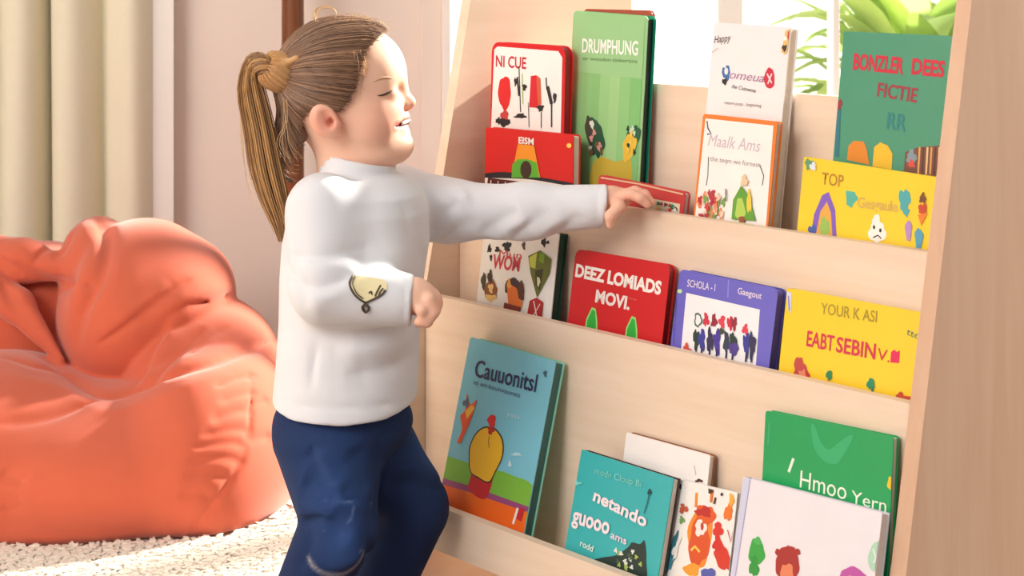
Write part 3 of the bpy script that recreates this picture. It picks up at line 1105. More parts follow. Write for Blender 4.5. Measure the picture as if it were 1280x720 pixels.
def lathe(name, prof, m, parent, seg=32, loc=(0, 0, 0)):
    V, Fc = [], []
    for r, z in prof:
        for j in range(seg):
            a = 2 * math.pi * j / seg
            V.append((loc[0] + r * math.cos(a), loc[1] + r * math.sin(a), loc[2] + z))
    for i in range(len(prof) - 1):
        for j in range(seg):
            j2 = (j + 1) % seg
            Fc.append((i * seg + j, i * seg + j2, (i + 1) * seg + j2, (i + 1) * seg + j))
    Fc.append(tuple(range(seg))[::-1])
    Fc.append(tuple((len(prof) - 1) * seg + j for j in range(seg)))
    return raw(name, V, Fc, m, parent, True)


lathe('foot', prof, post_m, post)
lathe('pole', [(0.0235, 0.035), (0.024, 0.5), (0.0235, 1.2), (0.022, 1.75), (0.015, 1.77)], post_m, post)

# greenery outside
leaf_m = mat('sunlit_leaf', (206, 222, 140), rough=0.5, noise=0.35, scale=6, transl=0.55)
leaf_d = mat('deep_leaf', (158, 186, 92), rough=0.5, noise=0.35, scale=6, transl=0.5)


def leaf_plant(name, loc, label, nl, hgt, spread, seed, wid):
    r = random.Random(seed)
    root = empty(name, loc, label, 'plant', 'garden plants outside the window')
    V, Fc, mi = [], [], []
    for i in range(nl):
        az = r.random() * 2 * math.pi
        L = hgt * (0.6 + 0.5 * r.random())
        el = 1.35 - 1.0 * r.random() ** 1.3
        w = wid * (0.6 + 0.8 * r.random())
        bx_, by_ = 0.10 * math.cos(az) * r.random(), 0.10 * math.sin(az) * r.random()
        z0 = 0.1 + 0.45 * r.random() * hgt
        pts = []
        x, y, z, e = bx_, by_, z0, el
        o0 = len(V)
        n = 9
        for k in range(n):
            t = k / (n - 1)
            ww = w * (math.sin(math.pi * min(1, t * 0.93 + 0.07)) ** 0.8)
            sx, sy = -math.sin(az), math.cos(az)
            V.append((x + sx * ww, y + sy * ww, z + 0.25 * ww))
            V.append((x, y, z))
            V.append((x - sx * ww, y - sy * ww, z + 0.25 * ww))
            x += math.cos(az) * math.cos(e) * L / n * spread
            y += math.sin(az) * math.cos(e) * L / n * spread
            z += math.sin(e) * L / n
            e -= 0.13 + 0.12 * t
        for k in range(n - 1):
            for s in (0, 1):
                Fc.append((o0 + 3 * k + s, o0 + 3 * k + s + 1, o0 + 3 * (k + 1) + s + 1, o0 + 3 * (k + 1) + s))
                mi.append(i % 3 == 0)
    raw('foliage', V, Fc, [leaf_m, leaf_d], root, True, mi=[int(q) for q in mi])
    lathe('stem', [(0.06, 0), (0.05, hgt * 0.3), (0.03, hgt * 0.55)], mat('plant_stem', (120, 110, 60)), root, 12)
    return root


bx('ground', (-8, WALLY + 0.2, -0.2), (14, 16, -0.08), mat('pale_terrace', (226, 222, 208), rough=1, noise=0.06, scale=3))
leaf_plant('garden_plant', (1.36, 5.6, -0.08), 'bright broad-leaved plant outside the window, above the teal-green book', 120, 1.15, 0.62, 3, 0.07)
leaf_plant('garden_plant', (2.35, 7.4, -0.08), 'leafy green plant outside, beside the right end of the shelf', 120, 1.5, 0.7, 5, 0.085)

# ------------------------------------------------------------------ beanbag
BY = 3.02


def Bp(px, py, dy=0.0):
    return P(px, py, BY + dy)


BS = BY / F   # metres per pixel at the beanbag


def beanbag():
    s = Sdf()
    s.u(ell(Bp(98, 618, 0), (280 * BS, 0.37, 124 * BS)))
    s.u(ell(Bp(130, 572, -0.13), (236 * BS, 0.245, 92 * BS)), 0.05)
    s.u(ell(Bp(-5, 570, -0.12), (150 * BS, 0.25, 122 * BS)), 0.03)
    s.u(ell(Bp(262, 565, -0.10), (112 * BS, 0.25, 134 * BS)), 0.03)
    s.u(ell(Bp(48, 408, 0.19), (125 * BS, 0.20, 112 * BS)), 0.008)        # back rest, left
    s.u(chain([Bp(-40, 312, 0.08), Bp(30, 326, 0.03), Bp(112, 342, 0.0)], [26 * BS, 26 * BS, 14 * BS], 0.02), 0.008)
    s.u(chain([Bp(-40, 340, 0.02), Bp(20, 380, -0.02), Bp(74, 450, -0.08)], [26 * BS, 20 * BS, 8 * BS], 0.02), 0.010)
    s.u(ell(Bp(178, 390, 0.08), (104 * BS, 0.21, 119 * BS)), 0.006)       # back rest, right
    s.u(ell(Bp(228, 372, 0.06), (66 * BS, 0.17, 74 * BS)), 0.02)
    s.u(ell(Bp(250, 474, 0.03), (103 * BS, 0.22, 106 * BS)), 0.005)       # right shoulder
    s.u(ell(Bp(120, 330, 0.10), (44 * BS, 0.13, 61 * BS)), 0.012)
    s.i(half((0, 0, 0.0135), (0, 0, -1)), 0.02)
    return s


bag = beanbag()
bag_base = beanbag()
bag.add(folds(bag_base, [
    ([(121, 270), (134, 300), (126, 345), (98, 405), (80, 462)], 0.007, 0.034),
    ([(108, 276), (118, 305), (106, 345), (86, 392)], 0.020, -0.016),
    ([(0, 322), (30, 342), (75, 355), (118, 358)], 0.008, 0.028),
    ([(0, 345), (25, 395), (60, 440), (80, 464)], 0.009, 0.030),
    ([(40, 330), (60, 310), (80, 300)], 0.006, 0.010),
    ([(65, 325), (85, 305), (92, 290)], 0.006, 0.010),
    ([(0, 446), (40, 456), (80, 466), (125, 494), (170, 487), (230, 464), (290, 444), (345, 424)], 0.007, 0.022),
    ([(0, 468), (40, 478), (80, 490), (125, 516), (172, 509), (232, 486), (292, 466)], 0.026, -0.008),
    ([(120, 432), (165, 402), (215, 364), (240, 348)], 0.005, 0.014),
    ([(118, 422), (163, 391), (213, 353)], 0.014, -0.007),
    ([(165, 485), (190, 440), (210, 396)], 0.006, 0.020),
    ([(176, 484), (198, 440), (220, 402)], 0.012, -0.009),
    ([(182, 487), (217, 448), (256, 408)], 0.006, 0.020),
    ([(198, 484), (236, 446), (272, 410)], 0.012, -0.007),
    ([(205, 398), (240, 382), (292, 367)], 0.005, 0.018),
    ([(208, 386), (245, 370), (285, 356)], 0.012, -0.008),
    ([(232, 450), (262, 422), (286, 406)], 0.006, 0.010),
    ([(-10, 530), (60, 521), (128, 500)], 0.008, 0.014),
    ([(312, 462), (311, 540), (300, 580), (258, 640), (225, 694)], 0.0035, 0.008),
    ([(322, 468), (292, 474), (266, 486)], 0.005, 0.007), ([(324, 490), (296, 494), (272, 504)], 0.005, 0.006),
    ([(318, 512), (290, 515), (262, 527)], 0.006, 0.009), ([(318, 538), (286, 537), (250, 546)], 0.006, 0.010),
    ([(312, 558), (284, 553), (238, 560)], 0.006, 0.010), ([(308, 580), (280, 572), (232, 578)], 0.006, 0.009),
    ([(292, 602), (264, 592), (228, 596)], 0.006, 0.009), ([(270, 628), (250, 618), (222, 620)], 0.006, 0.007),
    ([(336, 498), (322, 505), (308, 512)], 0.005, 0.007), ([(340, 545), (325, 547), (308, 552)], 0.005, 0.007),
    ([(0, 590), (16, 596), (34, 604)], 0.008, 0.008), ([(0, 640), (30, 630)], 0.008, 0.006),
], BY - 0.6, BY + 0.6, True))
bag_m = mat('coral_cotton', (206, 99, 72), rough=0.85, spec=0.15, noise=0.03, scale=30, bump=0.15, bumpscale=900, sheen=0.35)
root = empty('beanbag', (Bp(98, 618)[0], BY, 0.013), 'big coral-orange fabric beanbag with deep creases on the cream rug', 'beanbag')
bpy.context.view_layer.update()


def sdf_part(name, f, lo, hi, vox, m, root, color=None):
    o = sdf_obj(name, f, lo, hi, vox, m, root, color)
    o.matrix_parent_inverse = root.matrix_world.inverted()
    return o


sdf_part('bag_cover', bag, (-1.35, 2.45, -0.01), (-0.28, 3.55, 0.62), 0.0036, bag_m, root)

# ------------------------------------------------------------------ the child
KY = 2.0
K = KY / F           # metres per pixel at the child


def C(px, py, dy=0.0):
    return P(px, py, KY + dy)


def el(px, py, dy, rx, ry, rz, rot=0.0):
    R = None
    if rot:
        c, s = math.cos(rot), math.sin(rot)   # rotation in the picture plane (about y), positive = clockwise
        R = np.array([[c, 0, s], [0, 1, 0], [-s, 0, c]])
    return ell(C(px, py, dy), (rx * K, ry * K, rz * K), R)


# ---- head
HD = 0.0
YN = 70  # half width scale in px


head0 = [None]


def mouth_path(inset=0.0):
    near = [trace(head0[0], a, b_, KY - 0.12, KY + 0.02) for a, b_ in ((495, 158), (500, 157), (505, 155), (510, 153), (514, 151.5))]
    far = [np.array([q[0], 2 * KY - q[1], q[2]]) for q in near[::-1]]
    q = resample(near + [C(514.6, 151.0)] + far, 25)
    c = C(480, 154)
    return [v - (v - c) / np.linalg.norm(v - c) * inset for v in q]


head = Sdf()
head.u(el(422, 104, HD, 78, 68, 76))
head.u(el(452, 92, HD, 53, 58, 58), 0.012)
head.u(el(459, 135, HD, 45, 54, 62), 0.015)
for sgn in (-1, 1):
    head.u(el(462, 152, sgn * 0.031, 32, 27, 30), 0.018)          # cheeks
    head.u(el(483, 138, sgn * 0.024, 16, 16, 14), 0.012)          # smiling cheek apples
head.u(el(494, 181, HD, 23, 24, 19), 0.014)                       # chin
head.u(el(470, 188, HD, 36, 40, 20), 0.016)                       # under jaw
head.u(el(478, 96, HD, 26, 46, 40), 0.014)                        # forehead front
head.u(el(499, 148, HD, 14, 19, 11), 0.008)                       # upper lip
head.u(el(498, 165, HD, 13.5, 16, 8), 0.007)                      # lower lip
for sgn in (-1, 1):
    head.s(el(503, 114, sgn * 0.026, 8, 11, 6), 0.012)           # eye hollows
    head.u(el(485, 117, sgn * 0.030, 12, 12, 8.5), 0.006)         # closed lids
head.u(rc(C(499, 106), C(508, 126), 6.5 * K, 8 * K), 0.008)       # nose
head.u(el(510, 128, 0, 9.5, 9, 8), 0.006)
for sgn in (-1, 1):
    head.u(el(503, 131, sgn * 0.0085, 8, 5.5, 6), 0.004)
    head.s(el(508, 136.5, sgn * 0.005, 3.2, 2.2, 2.2), 0.002)
head.u(rc(C(428, 165, 0.0), C(444, 232, 0.0), 41 * K, 38 * K), 0.02)   # neck
hb = Sdf()
hb.ops = list(head.ops)
head0[0] = hb
MW = np.concatenate([np.linspace(2.2, 4.4, 5), np.full(15, 4.6), np.linspace(4.4, 2.2, 5)]) * K
head.s(chain(mouth_path(-0.0005), list(MW)), 0.002)
# ears
for sgn in (-1, 1):
    e = Sdf()
    e.u(el(405, 151, sgn * 0.0655, 17, 7, 21.5, -0.45))
    e.u(el(418, 167, sgn * 0.061, 9, 6, 8), 0.005)
    e.s(el(408, 150, sgn * 0.0745, 11.5, 8.5, 16, -0.45), 0.002)
    e.u(chain([C(399, 140, sgn * .066), C(402, 152, sgn * .067), C(411, 162, sgn * .067)], [2.2 * K, 3.0 * K, 2.4 * K]), 0.004)
    e.u(el(421, 155, sgn * 0.062, 5, 6, 6), 0.004)
    e.s(el(413, 153, sgn * 0.068, 4.5, 8, 5.5), 0.003)
    head.u(bounded(e, C(375, 185, sgn * .066) - 0.03, C(435, 120, sgn * .066) + 0.03), 0.004)

# ---- hands
def hand_near():
    h = Sdf()
    D = -0.112
    h.u(rc(C(495, 373, D), C(520, 370, D), 20 * K, 19 * K))
    h.u(rc(C(516, 368, D), C(536, 378, D + .002), 18 * K, 17 * K), 0.012)
    # fingers curled down and back under the palm
    for i, (dy, ln) in enumerate(((-0.016, 0.93), (-0.005, 1.0), (0.006, 0.97), (0.016, 0.86))):
        d = D + dy
        a = C(536, 375, d)
        b_ = C(536 + 7 * ln, 389, d)
        c_ = C(533 + 1 * ln, 401 + 1.5 * ln, d * 1.0)
        e_ = C(523, 402 + i * .6, d)
        h.u(chain([a, b_, c_, e_], [8 * K, 7 * K, 6.4 * K, 5.4 * K], 0.002), 0.0025 if i else 0.006)
    # thumb from the side of the palm
    h.u(chain([C(518, 377, D - 0.014), C(527, 388, D - 0.020), C(529, 398, D - .018)], [7.5 * K, 7 * K, 5.6 * K], 0.002), 0.005)
    return h


def hand_far():
    h = Sdf()
    h.u(rc(C(735, 256, 0.026), C(764, 249, 0.03), 19 * K, 15 * K))
    h.u(rc(C(764, 248, 0.03), C(777, 247, 0.030), 14 * K, 11 * K), 0.010)
    h.u(el(771, 249, 0.030, 16, 17, 10), 0.008)
    # index .. little finger laid over the top edge of the board, side by side in depth
    base = [(778, 244, 0.014), (780, 243, 0.025), (780, 243, 0.036), (777, 244, 0.046)]
    tips = [[(790, 243, 0.006), (800, 248, 0.001), (809, 256, 0.002)],
            [(795, 240, 0.022), (806, 245, 0.018), (814, 253, 0.017)],
            [(794, 239, 0.036), (806, 243, 0.035), (813, 251, 0.034)],
            [(790, 241, 0.048), (800, 245, 0.049), (806, 252, 0.048)]]
    for b0, t in zip(base, tips):
        pts = [C(*b0)] + [C(*q) for q in t]
        h.u(chain(pts, [7.2 * K, 6.8 * K, 6.2 * K, 5.0 * K], 0.002), 0.003)
    # thumb hooks down over the front of the board
    h.u(chain([C(768, 252, 0.016), C(774, 258, 0.002), C(763, 270, -0.004), C(763, 281, -0.002)], [8.5 * K, 8 * K, 7 * K, 5.2 * K], 0.003), 0.004)
    return h


hn = bounded(hand_near(), C(470, 415, -0.15), C(560, 340, -0.07), 0.03)
_hf = hand_far()
hf = bounded(_hf, C(710, 300, -0.03), C(830, 215, 0.08), 0.03)

# ---- limbs (joints)
SH_N, EL_N = C(402, 262, -0.082), C(410, 362, -0.108)
SH_F, EL_F = C(505, 252, 0.078), C(628, 264, 0.062)
HIP_N, KN_N, AN_N = C(418, 556, -0.030), C(424, 664, -0.060), C(338, 850, -0.050)
HIP_F, KN_F, AN_F = C(452, 545, 0.040), C(512, 640, 0.040), C(428, 846, 0.045)

body = Sdf()
body.u(bounded(head, C(330, 240, -0.09), C(535, 20, 0.09), 0.03))
body.u(ell(C(440, 290, 0), (66 * K, 0.075, 75 * K)), 0.03)
body.u(ell(C(437, 400, 0), (68 * K, 0.076, 90 * K)), 0.03)
body.u(ell(C(430, 508, 0), (66 * K, 0.066, 55 * K)), 0.03)
body.u(rc(SH_N, EL_N, 27 * K, 23 * K), 0.02)
body.u(rc(EL_N, C(497, 373, -0.112), 23 * K, 18 * K), 0.006)
body.u(rc(SH_F, EL_F, 27 * K, 22 * K), 0.02)
body.u(rc(EL_F, C(737, 256, 0.026), 22 * K, 17 * K), 0.006)
for hp, kn, an in ((HIP_N, KN_N, AN_N), (HIP_F, KN_F, AN_F)):
    body.u(rc(hp, kn, 42 * K, 34 * K), 0.02)
    body.u(rc(kn, an, 33 * K, 22 * K), 0.01)
body.u(hn, 0.004)
body.u(hf, 0.004)
for an in (AN_N, AN_F):
    hl = np.array([an[0] - 0.012, an[1], 0.030])
    toe = np.array([an[0] + 0.075, an[1], 0.020])
    body.u(chain([an, hl], [22 * K, 0.021]), 0.004)
    body.u(chain([hl, toe], [0.021, 0.016]), 0.012)
    for j in range(5):
        tx = np.array([toe[0] + 0.016 - 0.004 * abs(j - 1), toe[1] + (j - 2) * 0.0085, 0.015])
        body.u(rc(toe + (tx - toe) * 0.2 + np.array([0, (j - 2) * .004, -.003]), tx, 0.007, 0.0062 - 0.0003 * j), 0.003)
body.i(half((0, 0, 0.0245 if False else 0.0025), (0, 0, -1)), 0.002)

child = empty('child', (C(430, 400)[0], KY, 0.0), 'toddler with a blond ponytail in a white top and jeans, reaching to the shelf', 'person')
bpy.context.view_layer.update()

mp3 = polyline_dist(mouth_path(0.0))
cheek = [C(478, 148, s * 0.045) for s in (-1, 1)]


def skin_col(p):
    base = np.array(lin((243, 196, 170)))
    c = np.tile(base, (len(p), 1))
    for q in cheek:
        d = np.linalg.norm(p - q, axis=1)
        w = np.exp(-(d / 0.026) ** 2)[:, None] * 0.45
        c = c * (1 - w) + np.array(lin((238, 160, 138))) * w
    # nose tip, ears, fingertips pinker; ear glow, ear-hollow and nostril shade painted in
    for q, rad, am in ((C(514, 129), 0.012, .4), (C(405, 152, -.07), .022, .6), (C(405, 152, .07), .022, .6), (C(509, 135), .006, .6), (C(410, 152, -.064), .007, .6), (C(410, 152, .064), .007, .6), (C(790, 250, .02), .04, .35), (C(545, 392, -.112), .03, .25)):
        w = (np.exp(-(np.linalg.norm(p - q, axis=1) / rad) ** 2) * am)[:, None]
        c = c * (1 - w) + np.array(lin((228, 138, 116))) * w
    near = np.linalg.norm(p - C(505, 155), axis=1) < 0.05
    if near.any():
        d = mp3(p[near])
        w = np.clip((0.0085 - d) / 0.003, 0, 1)[:, None] * .75
        w2 = np.clip((0.0040 - d) / 0.0012, 0, 1)[:, None] * (p[near][:, 0] < C(514, 150)[0])[:, None]
        cc = c[near] * (1 - w) + np.array(lin((214, 116, 112))) * w
        c[near] = cc
    return c


skin_m = mat('skin', (243, 196, 170), rough=0.5, spec=0.35, noise=0.02, scale=90, attr='tint', sss=0.25)
sdf_part('body', body, (-0.42, KY - 0.20, -0.005), (0.22, KY + 0.16, 0.945), 0.0019, skin_m, child, skin_col)

# face details
dark = mat('mouth_inside', (96, 34, 36), rough=0.95, spec=0.1)
teeth_m = mat('teeth', (246, 240, 230), rough=0.25)
lash_m = mat('lashes', (74, 50, 40), rough=0.7)
brow_m = mat('eyebrows', (206, 164, 130), rough=0.8)


def cpart(name, V, Fc, m, smooth=True, parent=None):
    o = raw(name, V, Fc, m, parent or child, smooth)
    o.matrix_parent_inverse = child.matrix_world.inverted()
    return o


mpth = np.array(mouth_path(0.0058))
V, Fc = tube_arrays([mpth], [MW * 0.9], 8)
cpart('mouth_lining', V, Fc, dark)
tp = np.array(mouth_path(0.0034))[4:-4] + np.array([0, 0, 0.0006])
V, Fc = tube_arrays([tp], [np.full(len(tp), 2.7 * K)], 8)
cpart('teeth', V, Fc, teeth_m)
for sgn in (-1, 1):
    pts = []
    for (a, b_) in ((472, 119.5), (477, 119), (482, 117.5), (487, 115), (491, 112.5)):
        q = trace(head, a, b_, KY - 0.12, KY + 0.02)
        q = q + np.array([0, -0.0004, 0])
        if sgn > 0:
            q[1] = 2 * KY - q[1]
        pts.append(q)
    pts = resample(pts, 12)
    V, Fc = tube_arrays([pts], [np.array([.3, .6, .9, 1.1, 1.2, 1.3, 1.3, 1.2, 1.1, .9, .6, .3]) * K * 1.1], 6)
    cpart('eyelashes', V, Fc, lash_m)
    pts = []
    for (a, b_) in ((466, 103), (474, 98.5), (483, 97), (491, 98)):
        q = trace(head, a, b_, KY - 0.12, KY + 0.02)
        if sgn > 0:
            q[1] = 2 * KY - q[1]
        pts.append(q)
    pts = resample(pts, 12)
    V, Fc = tube_arrays([pts], [np.array([.2, .5, .9, 1.1, 1.3, 1.3, 1.3, 1.2, 1.1, .9, .6, .2]) * K * 1.2], 6)
    cpart('eyebrow', V, Fc, brow_m)

# ---- hair
HC = C(423, 100)
HR = np.array([82 * K, 74 * K, 80 * K])
hair_poly = np.array([(484, 15), (480, 40), (466, 56), (457, 78), (452, 100), (443, 120), (430, 130), (412, 127), (394, 132), (384, 150), (388, 168), (387, 172), (378, 180), (364, 186), (346, 178), (312, 150), (310, 50), (380, 5)], float)


def poly2d(p):
    """signed distance in the picture plane of the child to the hair outline (extruded across the head)"""
    px = CX + p[:, 0] / KY * F
    py = HZ + (EYE - p[:, 2]) / KY * F
    q = np.stack([px, py], 1)
    d = np.full(len(q), 1e9)
    ins = np.zeros(len(q), bool)
    n = len(hair_poly)
    for i in range(n):
        a, b_ = hair_poly[i], hair_poly[(i + 1) % n]
        ba = b_ - a
        t = np.clip(((q - a) @ ba) / (ba @ ba), 0, 1)
        d = np.minimum(d, np.linalg.norm(q - a - t[:, None] * ba, axis=1))
        cr = ((a[1] > q[:, 1]) != (b_[1] > q[:, 1])) & (q[:, 0] < (b_[0] - a[0]) * (q[:, 1] - a[1]) / (b_[1] - a[1] + 1e-12) + a[0])
        ins ^= cr
    return np.where(ins, -d, d) * K


capo = Sdf()
capo.u(ell(HC, HR * 0.985))
capo.u(el(455, 86, 0, 47, 62, 60), 0.012)
capo.u(rc(C(388, 165, 0), C(380, 190, 0), 44 * K, 40 * K), 0.015)
cap_full = Sdf()
cap_full.ops = list(capo.ops)
capo.i(poly2d, 0.006)
hair_m = mat('hair', (150, 108, 74), rough=0.42, spec=0.5, noise=0.12, scale=120, attr='tint')
ROOTP = C(352, 94, -0.026)


def hair_tone(n, a=(100, 72, 56), b_=(166, 126, 96)):
    t = rng.random(n)[:, None] ** 1.3
    return np.array(lin(a)) * (1 - t) + np.array(lin(b_)) * t


o = sdf_part('hair', capo, C(325, 215, -0.1), C(520, 5, 0.1), 0.0025, hair_m, child, lambda p: np.tile(np.array(lin((104, 76, 58))), (len(p), 1)))
hair_obj = o
# strands combed back to the ponytail
paths, rads, cols = [], [], []
droot = (ROOTP - HC) / HR
droot /= np.linalg.norm(droot)
hl = resample([(482, 28, 0), (479, 42, 0), (466, 57, 0), (458, 78, 0), (453, 100, 0), (444, 121, 0), (431, 131, 0), (412, 128, 0), (394, 133, 0), (385, 152, 0), (389, 170, 0), (385, 186, 0)], 300)


def ell_side(px, py, sgn):
    """point of the hair ellipsoid side surface at the given profile position"""
    q = C(px, py)
    e = (q - HC) / HR
    m = e[0] ** 2 + e[2] ** 2
    if m > 0.995:
        e /= math.sqrt(m) * 1.0025
        m = 0.995
    return np.array([e[0], sgn * math.sqrt(1 - m), e[2]])


NS = 12
starts = []
for i in range(2300):
    sgn = -1 if i % 3 else 1
    if i % 4 == 0:
        px, py = 330 + 150 * random.random(), 18 + 165 * random.random()
        if poly2d(C(px, py)[None])[0] > -0.004:
            continue
    else:
        h_ = hl[int(random.random() * 299)]
        px, py = h_[0] + random.gauss(0, 1.5) - 1.0, h_[1] + random.gauss(0, 2.0)
    d0 = ell_side(px, py, sgn)
    d0 /= np.linalg.norm(d0)
    starts.append(d0)
for j in range(160):          # the crown seen edge-on
    a = random.uniform(-1, 1)
    d0 = np.array([0.62 + 0.1 * random.random(), a * 0.6, 0.9])
    starts.append(d0 / np.linalg.norm(d0))
allp = []
for d0 in starts:
    ang = math.acos(np.clip(d0 @ droot, -1, 1))
    if ang < 0.15:
        continue
    j1, j2 = random.gauss(0, .025), random.gauss(0, .025)
    pts = []
    for k in range(NS):
        t = k / (NS - 1)
        d = (math.sin((1 - t) * ang) * d0 + math.sin(t * ang) * droot) / math.sin(ang)
        d = d + math.sin(math.pi * t) * np.array([j1, 0, j2])
        pts.append(d / np.linalg.norm(d))
    allp.append(pts)
allp = np.array(allp)
m_ = len(allp)
q = (HC + HR * allp).reshape(-1, 3)
dirs = (HR * allp).reshape(-1, 3)
dirs /= np.linalg.norm(dirs, axis=1)[:, None]
off = np.repeat(rng.uniform(-0.0008, 0.0016, m_), NS)
for it in range(6):
    q = q + dirs * (off - cap_full(q))[:, None]
q = q.reshape(m_, NS, 3)
for pts in q:
    paths.append(pts)
    r0 = (0.40 + 0.5 * random.random()) * K
    rads.append(np.array([0.3] + [0.8] * 2 + [1.0] * (NS - 4) + [.9]) * r0)
V, Fc = tube_arrays(paths, rads, 4, cap=False)
o = cpart('hair_strands', V, Fc, hair_m)
ct = hair_tone(len(paths))
set_color_attr(o.data, 'tint', np.repeat(ct, 12 * 4, axis=0))

# ponytail
ctrl = [(358, 95), (337, 80), (316, 84), (309, 110), (315, 165), (326, 225), (343, 280), (352, 312)]
wid = [11, 12, 13, 15, 18, 20, 14, 4]
paths, rads = [], []
for i in range(1000):
    a, rr_ = random.random() * 6.283, math.sqrt(random.random())
    ox, oy = rr_ * math.cos(a), rr_ * math.sin(a)
    end = 0.72 + 0.28 * random.random()
    pts = []
    jit = random.gauss(0, 1.4)
    for (x, y), w in zip(ctrl, wid):
        hor = ox * w + jit
        if y > 100:
            hor += 10 * (1 if y > 120 else .5) * (1 if y < 290 else .3)
        pts.append(C(x + (hor if y > 85 else hor * .5), y + (0 if y > 85 else ox * w), oy * w * K * 0.95 + float(np.interp(y, [80, 95, 200, 300], [-.040, -.034, -.030, -.026]))))
    q = resample(pts, 22)
    q = q[:max(12, int(22 * end))]
    q = resample(q[::2] if len(q) % 2 else q, 16)
    paths.append(q)
    r0 = (0.45 + 0.5 * random.random()) * K
    rads.append(np.concatenate([np.ones(12), [.9, .75, .5, .2]]) * r0)
V, Fc = tube_arrays(paths, rads, 4, cap=False)
o = cpart('ponytail', V, Fc, hair_m)
set_color_attr(o.data, 'tint', np.repeat(hair_tone(len(paths), (116, 80, 54), (214, 164, 104)), 64, axis=0))
o['label'] = 'long golden-blond ponytail'

# loose flyaway hairs and the little curl on top
paths, rads = [], []


def wisp(pts, dy=0.0, r=0.6, n=16):
    q = resample([C(*p, dy + random.gauss(0, .003)) for p in pts], n)
    paths.append(q)
    rads.append(np.linspace(1, .4, n) * r * K)


for j in range(7):
    s_ = j * 1.3 - 4
    wisp([(402 + s_, 36), (394 + s_ * .6, 24), (398 + s_, 10 + abs(s_) * .5), (410 + s_, 7 + j * .6), (420, 14 + s_ * .4), (419, 24)], random.uniform(-.02, .0), .55)
for j in range(16):
    a = random.uniform(415, 470)
    wisp([(a, 26 + (a - 415) * .2), (a + random.uniform(4, 16), 16 + (a - 415) * .25 - random.random() * 6), (a + random.uniform(18, 34), 20 + (a - 415) * .35)], random.uniform(-.03, .03), .4)
for j in range(12):
    wisp([(352 + random.random() * 10, 120 + j), (352 + random.random() * 8, 150), (346 + j * 1.6, 178), (352 + j * 2.2 + random.random() * 6, 196 + random.random() * 8)], random.uniform(-.05, -.01), .5)
for j in range(22):
    x = 440 + random.random() * 16
    wisp([(x, 62 + random.random() * 10), (x + 3, 84), (x - 1 + random.random() * 4, 104 + random.random() * 22)], -0.055 - random.random() * .006, .3)
for j in range(5):
    wisp([(310, 100 + j * 6), (304 - j, 150), (306, 210), (316 + j * 2, 260)], random.uniform(-.02, .02), .35)
V, Fc = tube_arrays(paths, rads, 4, cap=False)
o = cpart('loose_hair', V, Fc, hair_m)
set_color_attr(o.data, 'tint', np.repeat(hair_tone(len(paths), (190, 150, 110), (230, 196, 150)), 64, axis=0))

# gold gathered hair tie
tie = Sdf()
ta, tb = C(340, 86, -0.040), C(358, 95, -0.030)
ax = (tb - ta) / np.linalg.norm(tb - ta)
mid = (ta + tb) / 2


def tief(p):
    q = p - mid
    h_ = q @ ax
    rad = q - h_[:, None] * ax
    rr_ = np.linalg.norm(rad, axis=1)
    e1 = np.array([0, 1.0, 0])
    e2 = np.cross(ax, e1)
    th_ = np.arctan2(rad @ e1, rad @ e2)
    puff = 0.0016 * np.cos(th_ * 22 + h_ * 160)
    return np.sqrt(((rr_ - 0.0150) / 1.0) ** 2 + (h_ * 0.42) ** 2) - 0.0078 - puff


tie.u(tief)
tie.u(rc(C(356, 80, -0.050), C(371, 73, -0.052), 5 * K, 4 * K), 0.004)
sdf_part('hair_tie', tie, mid - 0.05, mid + 0.05, 0.0013, mat('gold_cloth', (206, 156, 100), rough=0.45, noise=0.15, scale=300, sheen=.3), child)

# ---- shirt
sl = [(212, 408, 488, 40), (222, 386, 510, 64), (240, 368, 528, 88), (262, 360, 536, 98), (300, 354, 537, 100), (345, 351, 530, 97), (400, 350, 525, 99), (460, 346, 523, 106), (505, 342, 521, 113), (530, 341, 521, 114)]
slz = np.array([C(0, a[0])[2] for a in sl])[::-1]
slx0 = np.array([C(a[1], a[0])[0] for a in sl])[::-1]
slx1 = np.array([C(a[2], a[0])[0] for a in sl])[::-1]
sly = np.array([a[3] * K for a in sl])[::-1]


def torso(p):
    z = p[:, 2]
    x0, x1, ry = np.interp(z, slz, slx0), np.interp(z, slz, slx1), np.interp(z, slz, sly)
    cx, rx = (x0 + x1) / 2, (x1 - x0) / 2
    e = ((np.abs(p[:, 0] - cx) / rx) ** 2.3 + (np.abs(p[:, 1] - KY) / ry) ** 2.3) ** (1 / 2.3)
    d = (e - 1) * np.minimum(rx, ry) * 0.8
    # hem: dips slightly in the middle
    pxl = CX + p[:, 0] / KY * F
    hz = EYE - (np.interp(pxl, [341, 380, 440, 490, 522], [513, 518, 520, 517, 510]) - HZ) / F * (KY - 0.06)
    d = smax(d, hz - z, 0.003)
    return smax(d, z - slz[-1], 0.006)


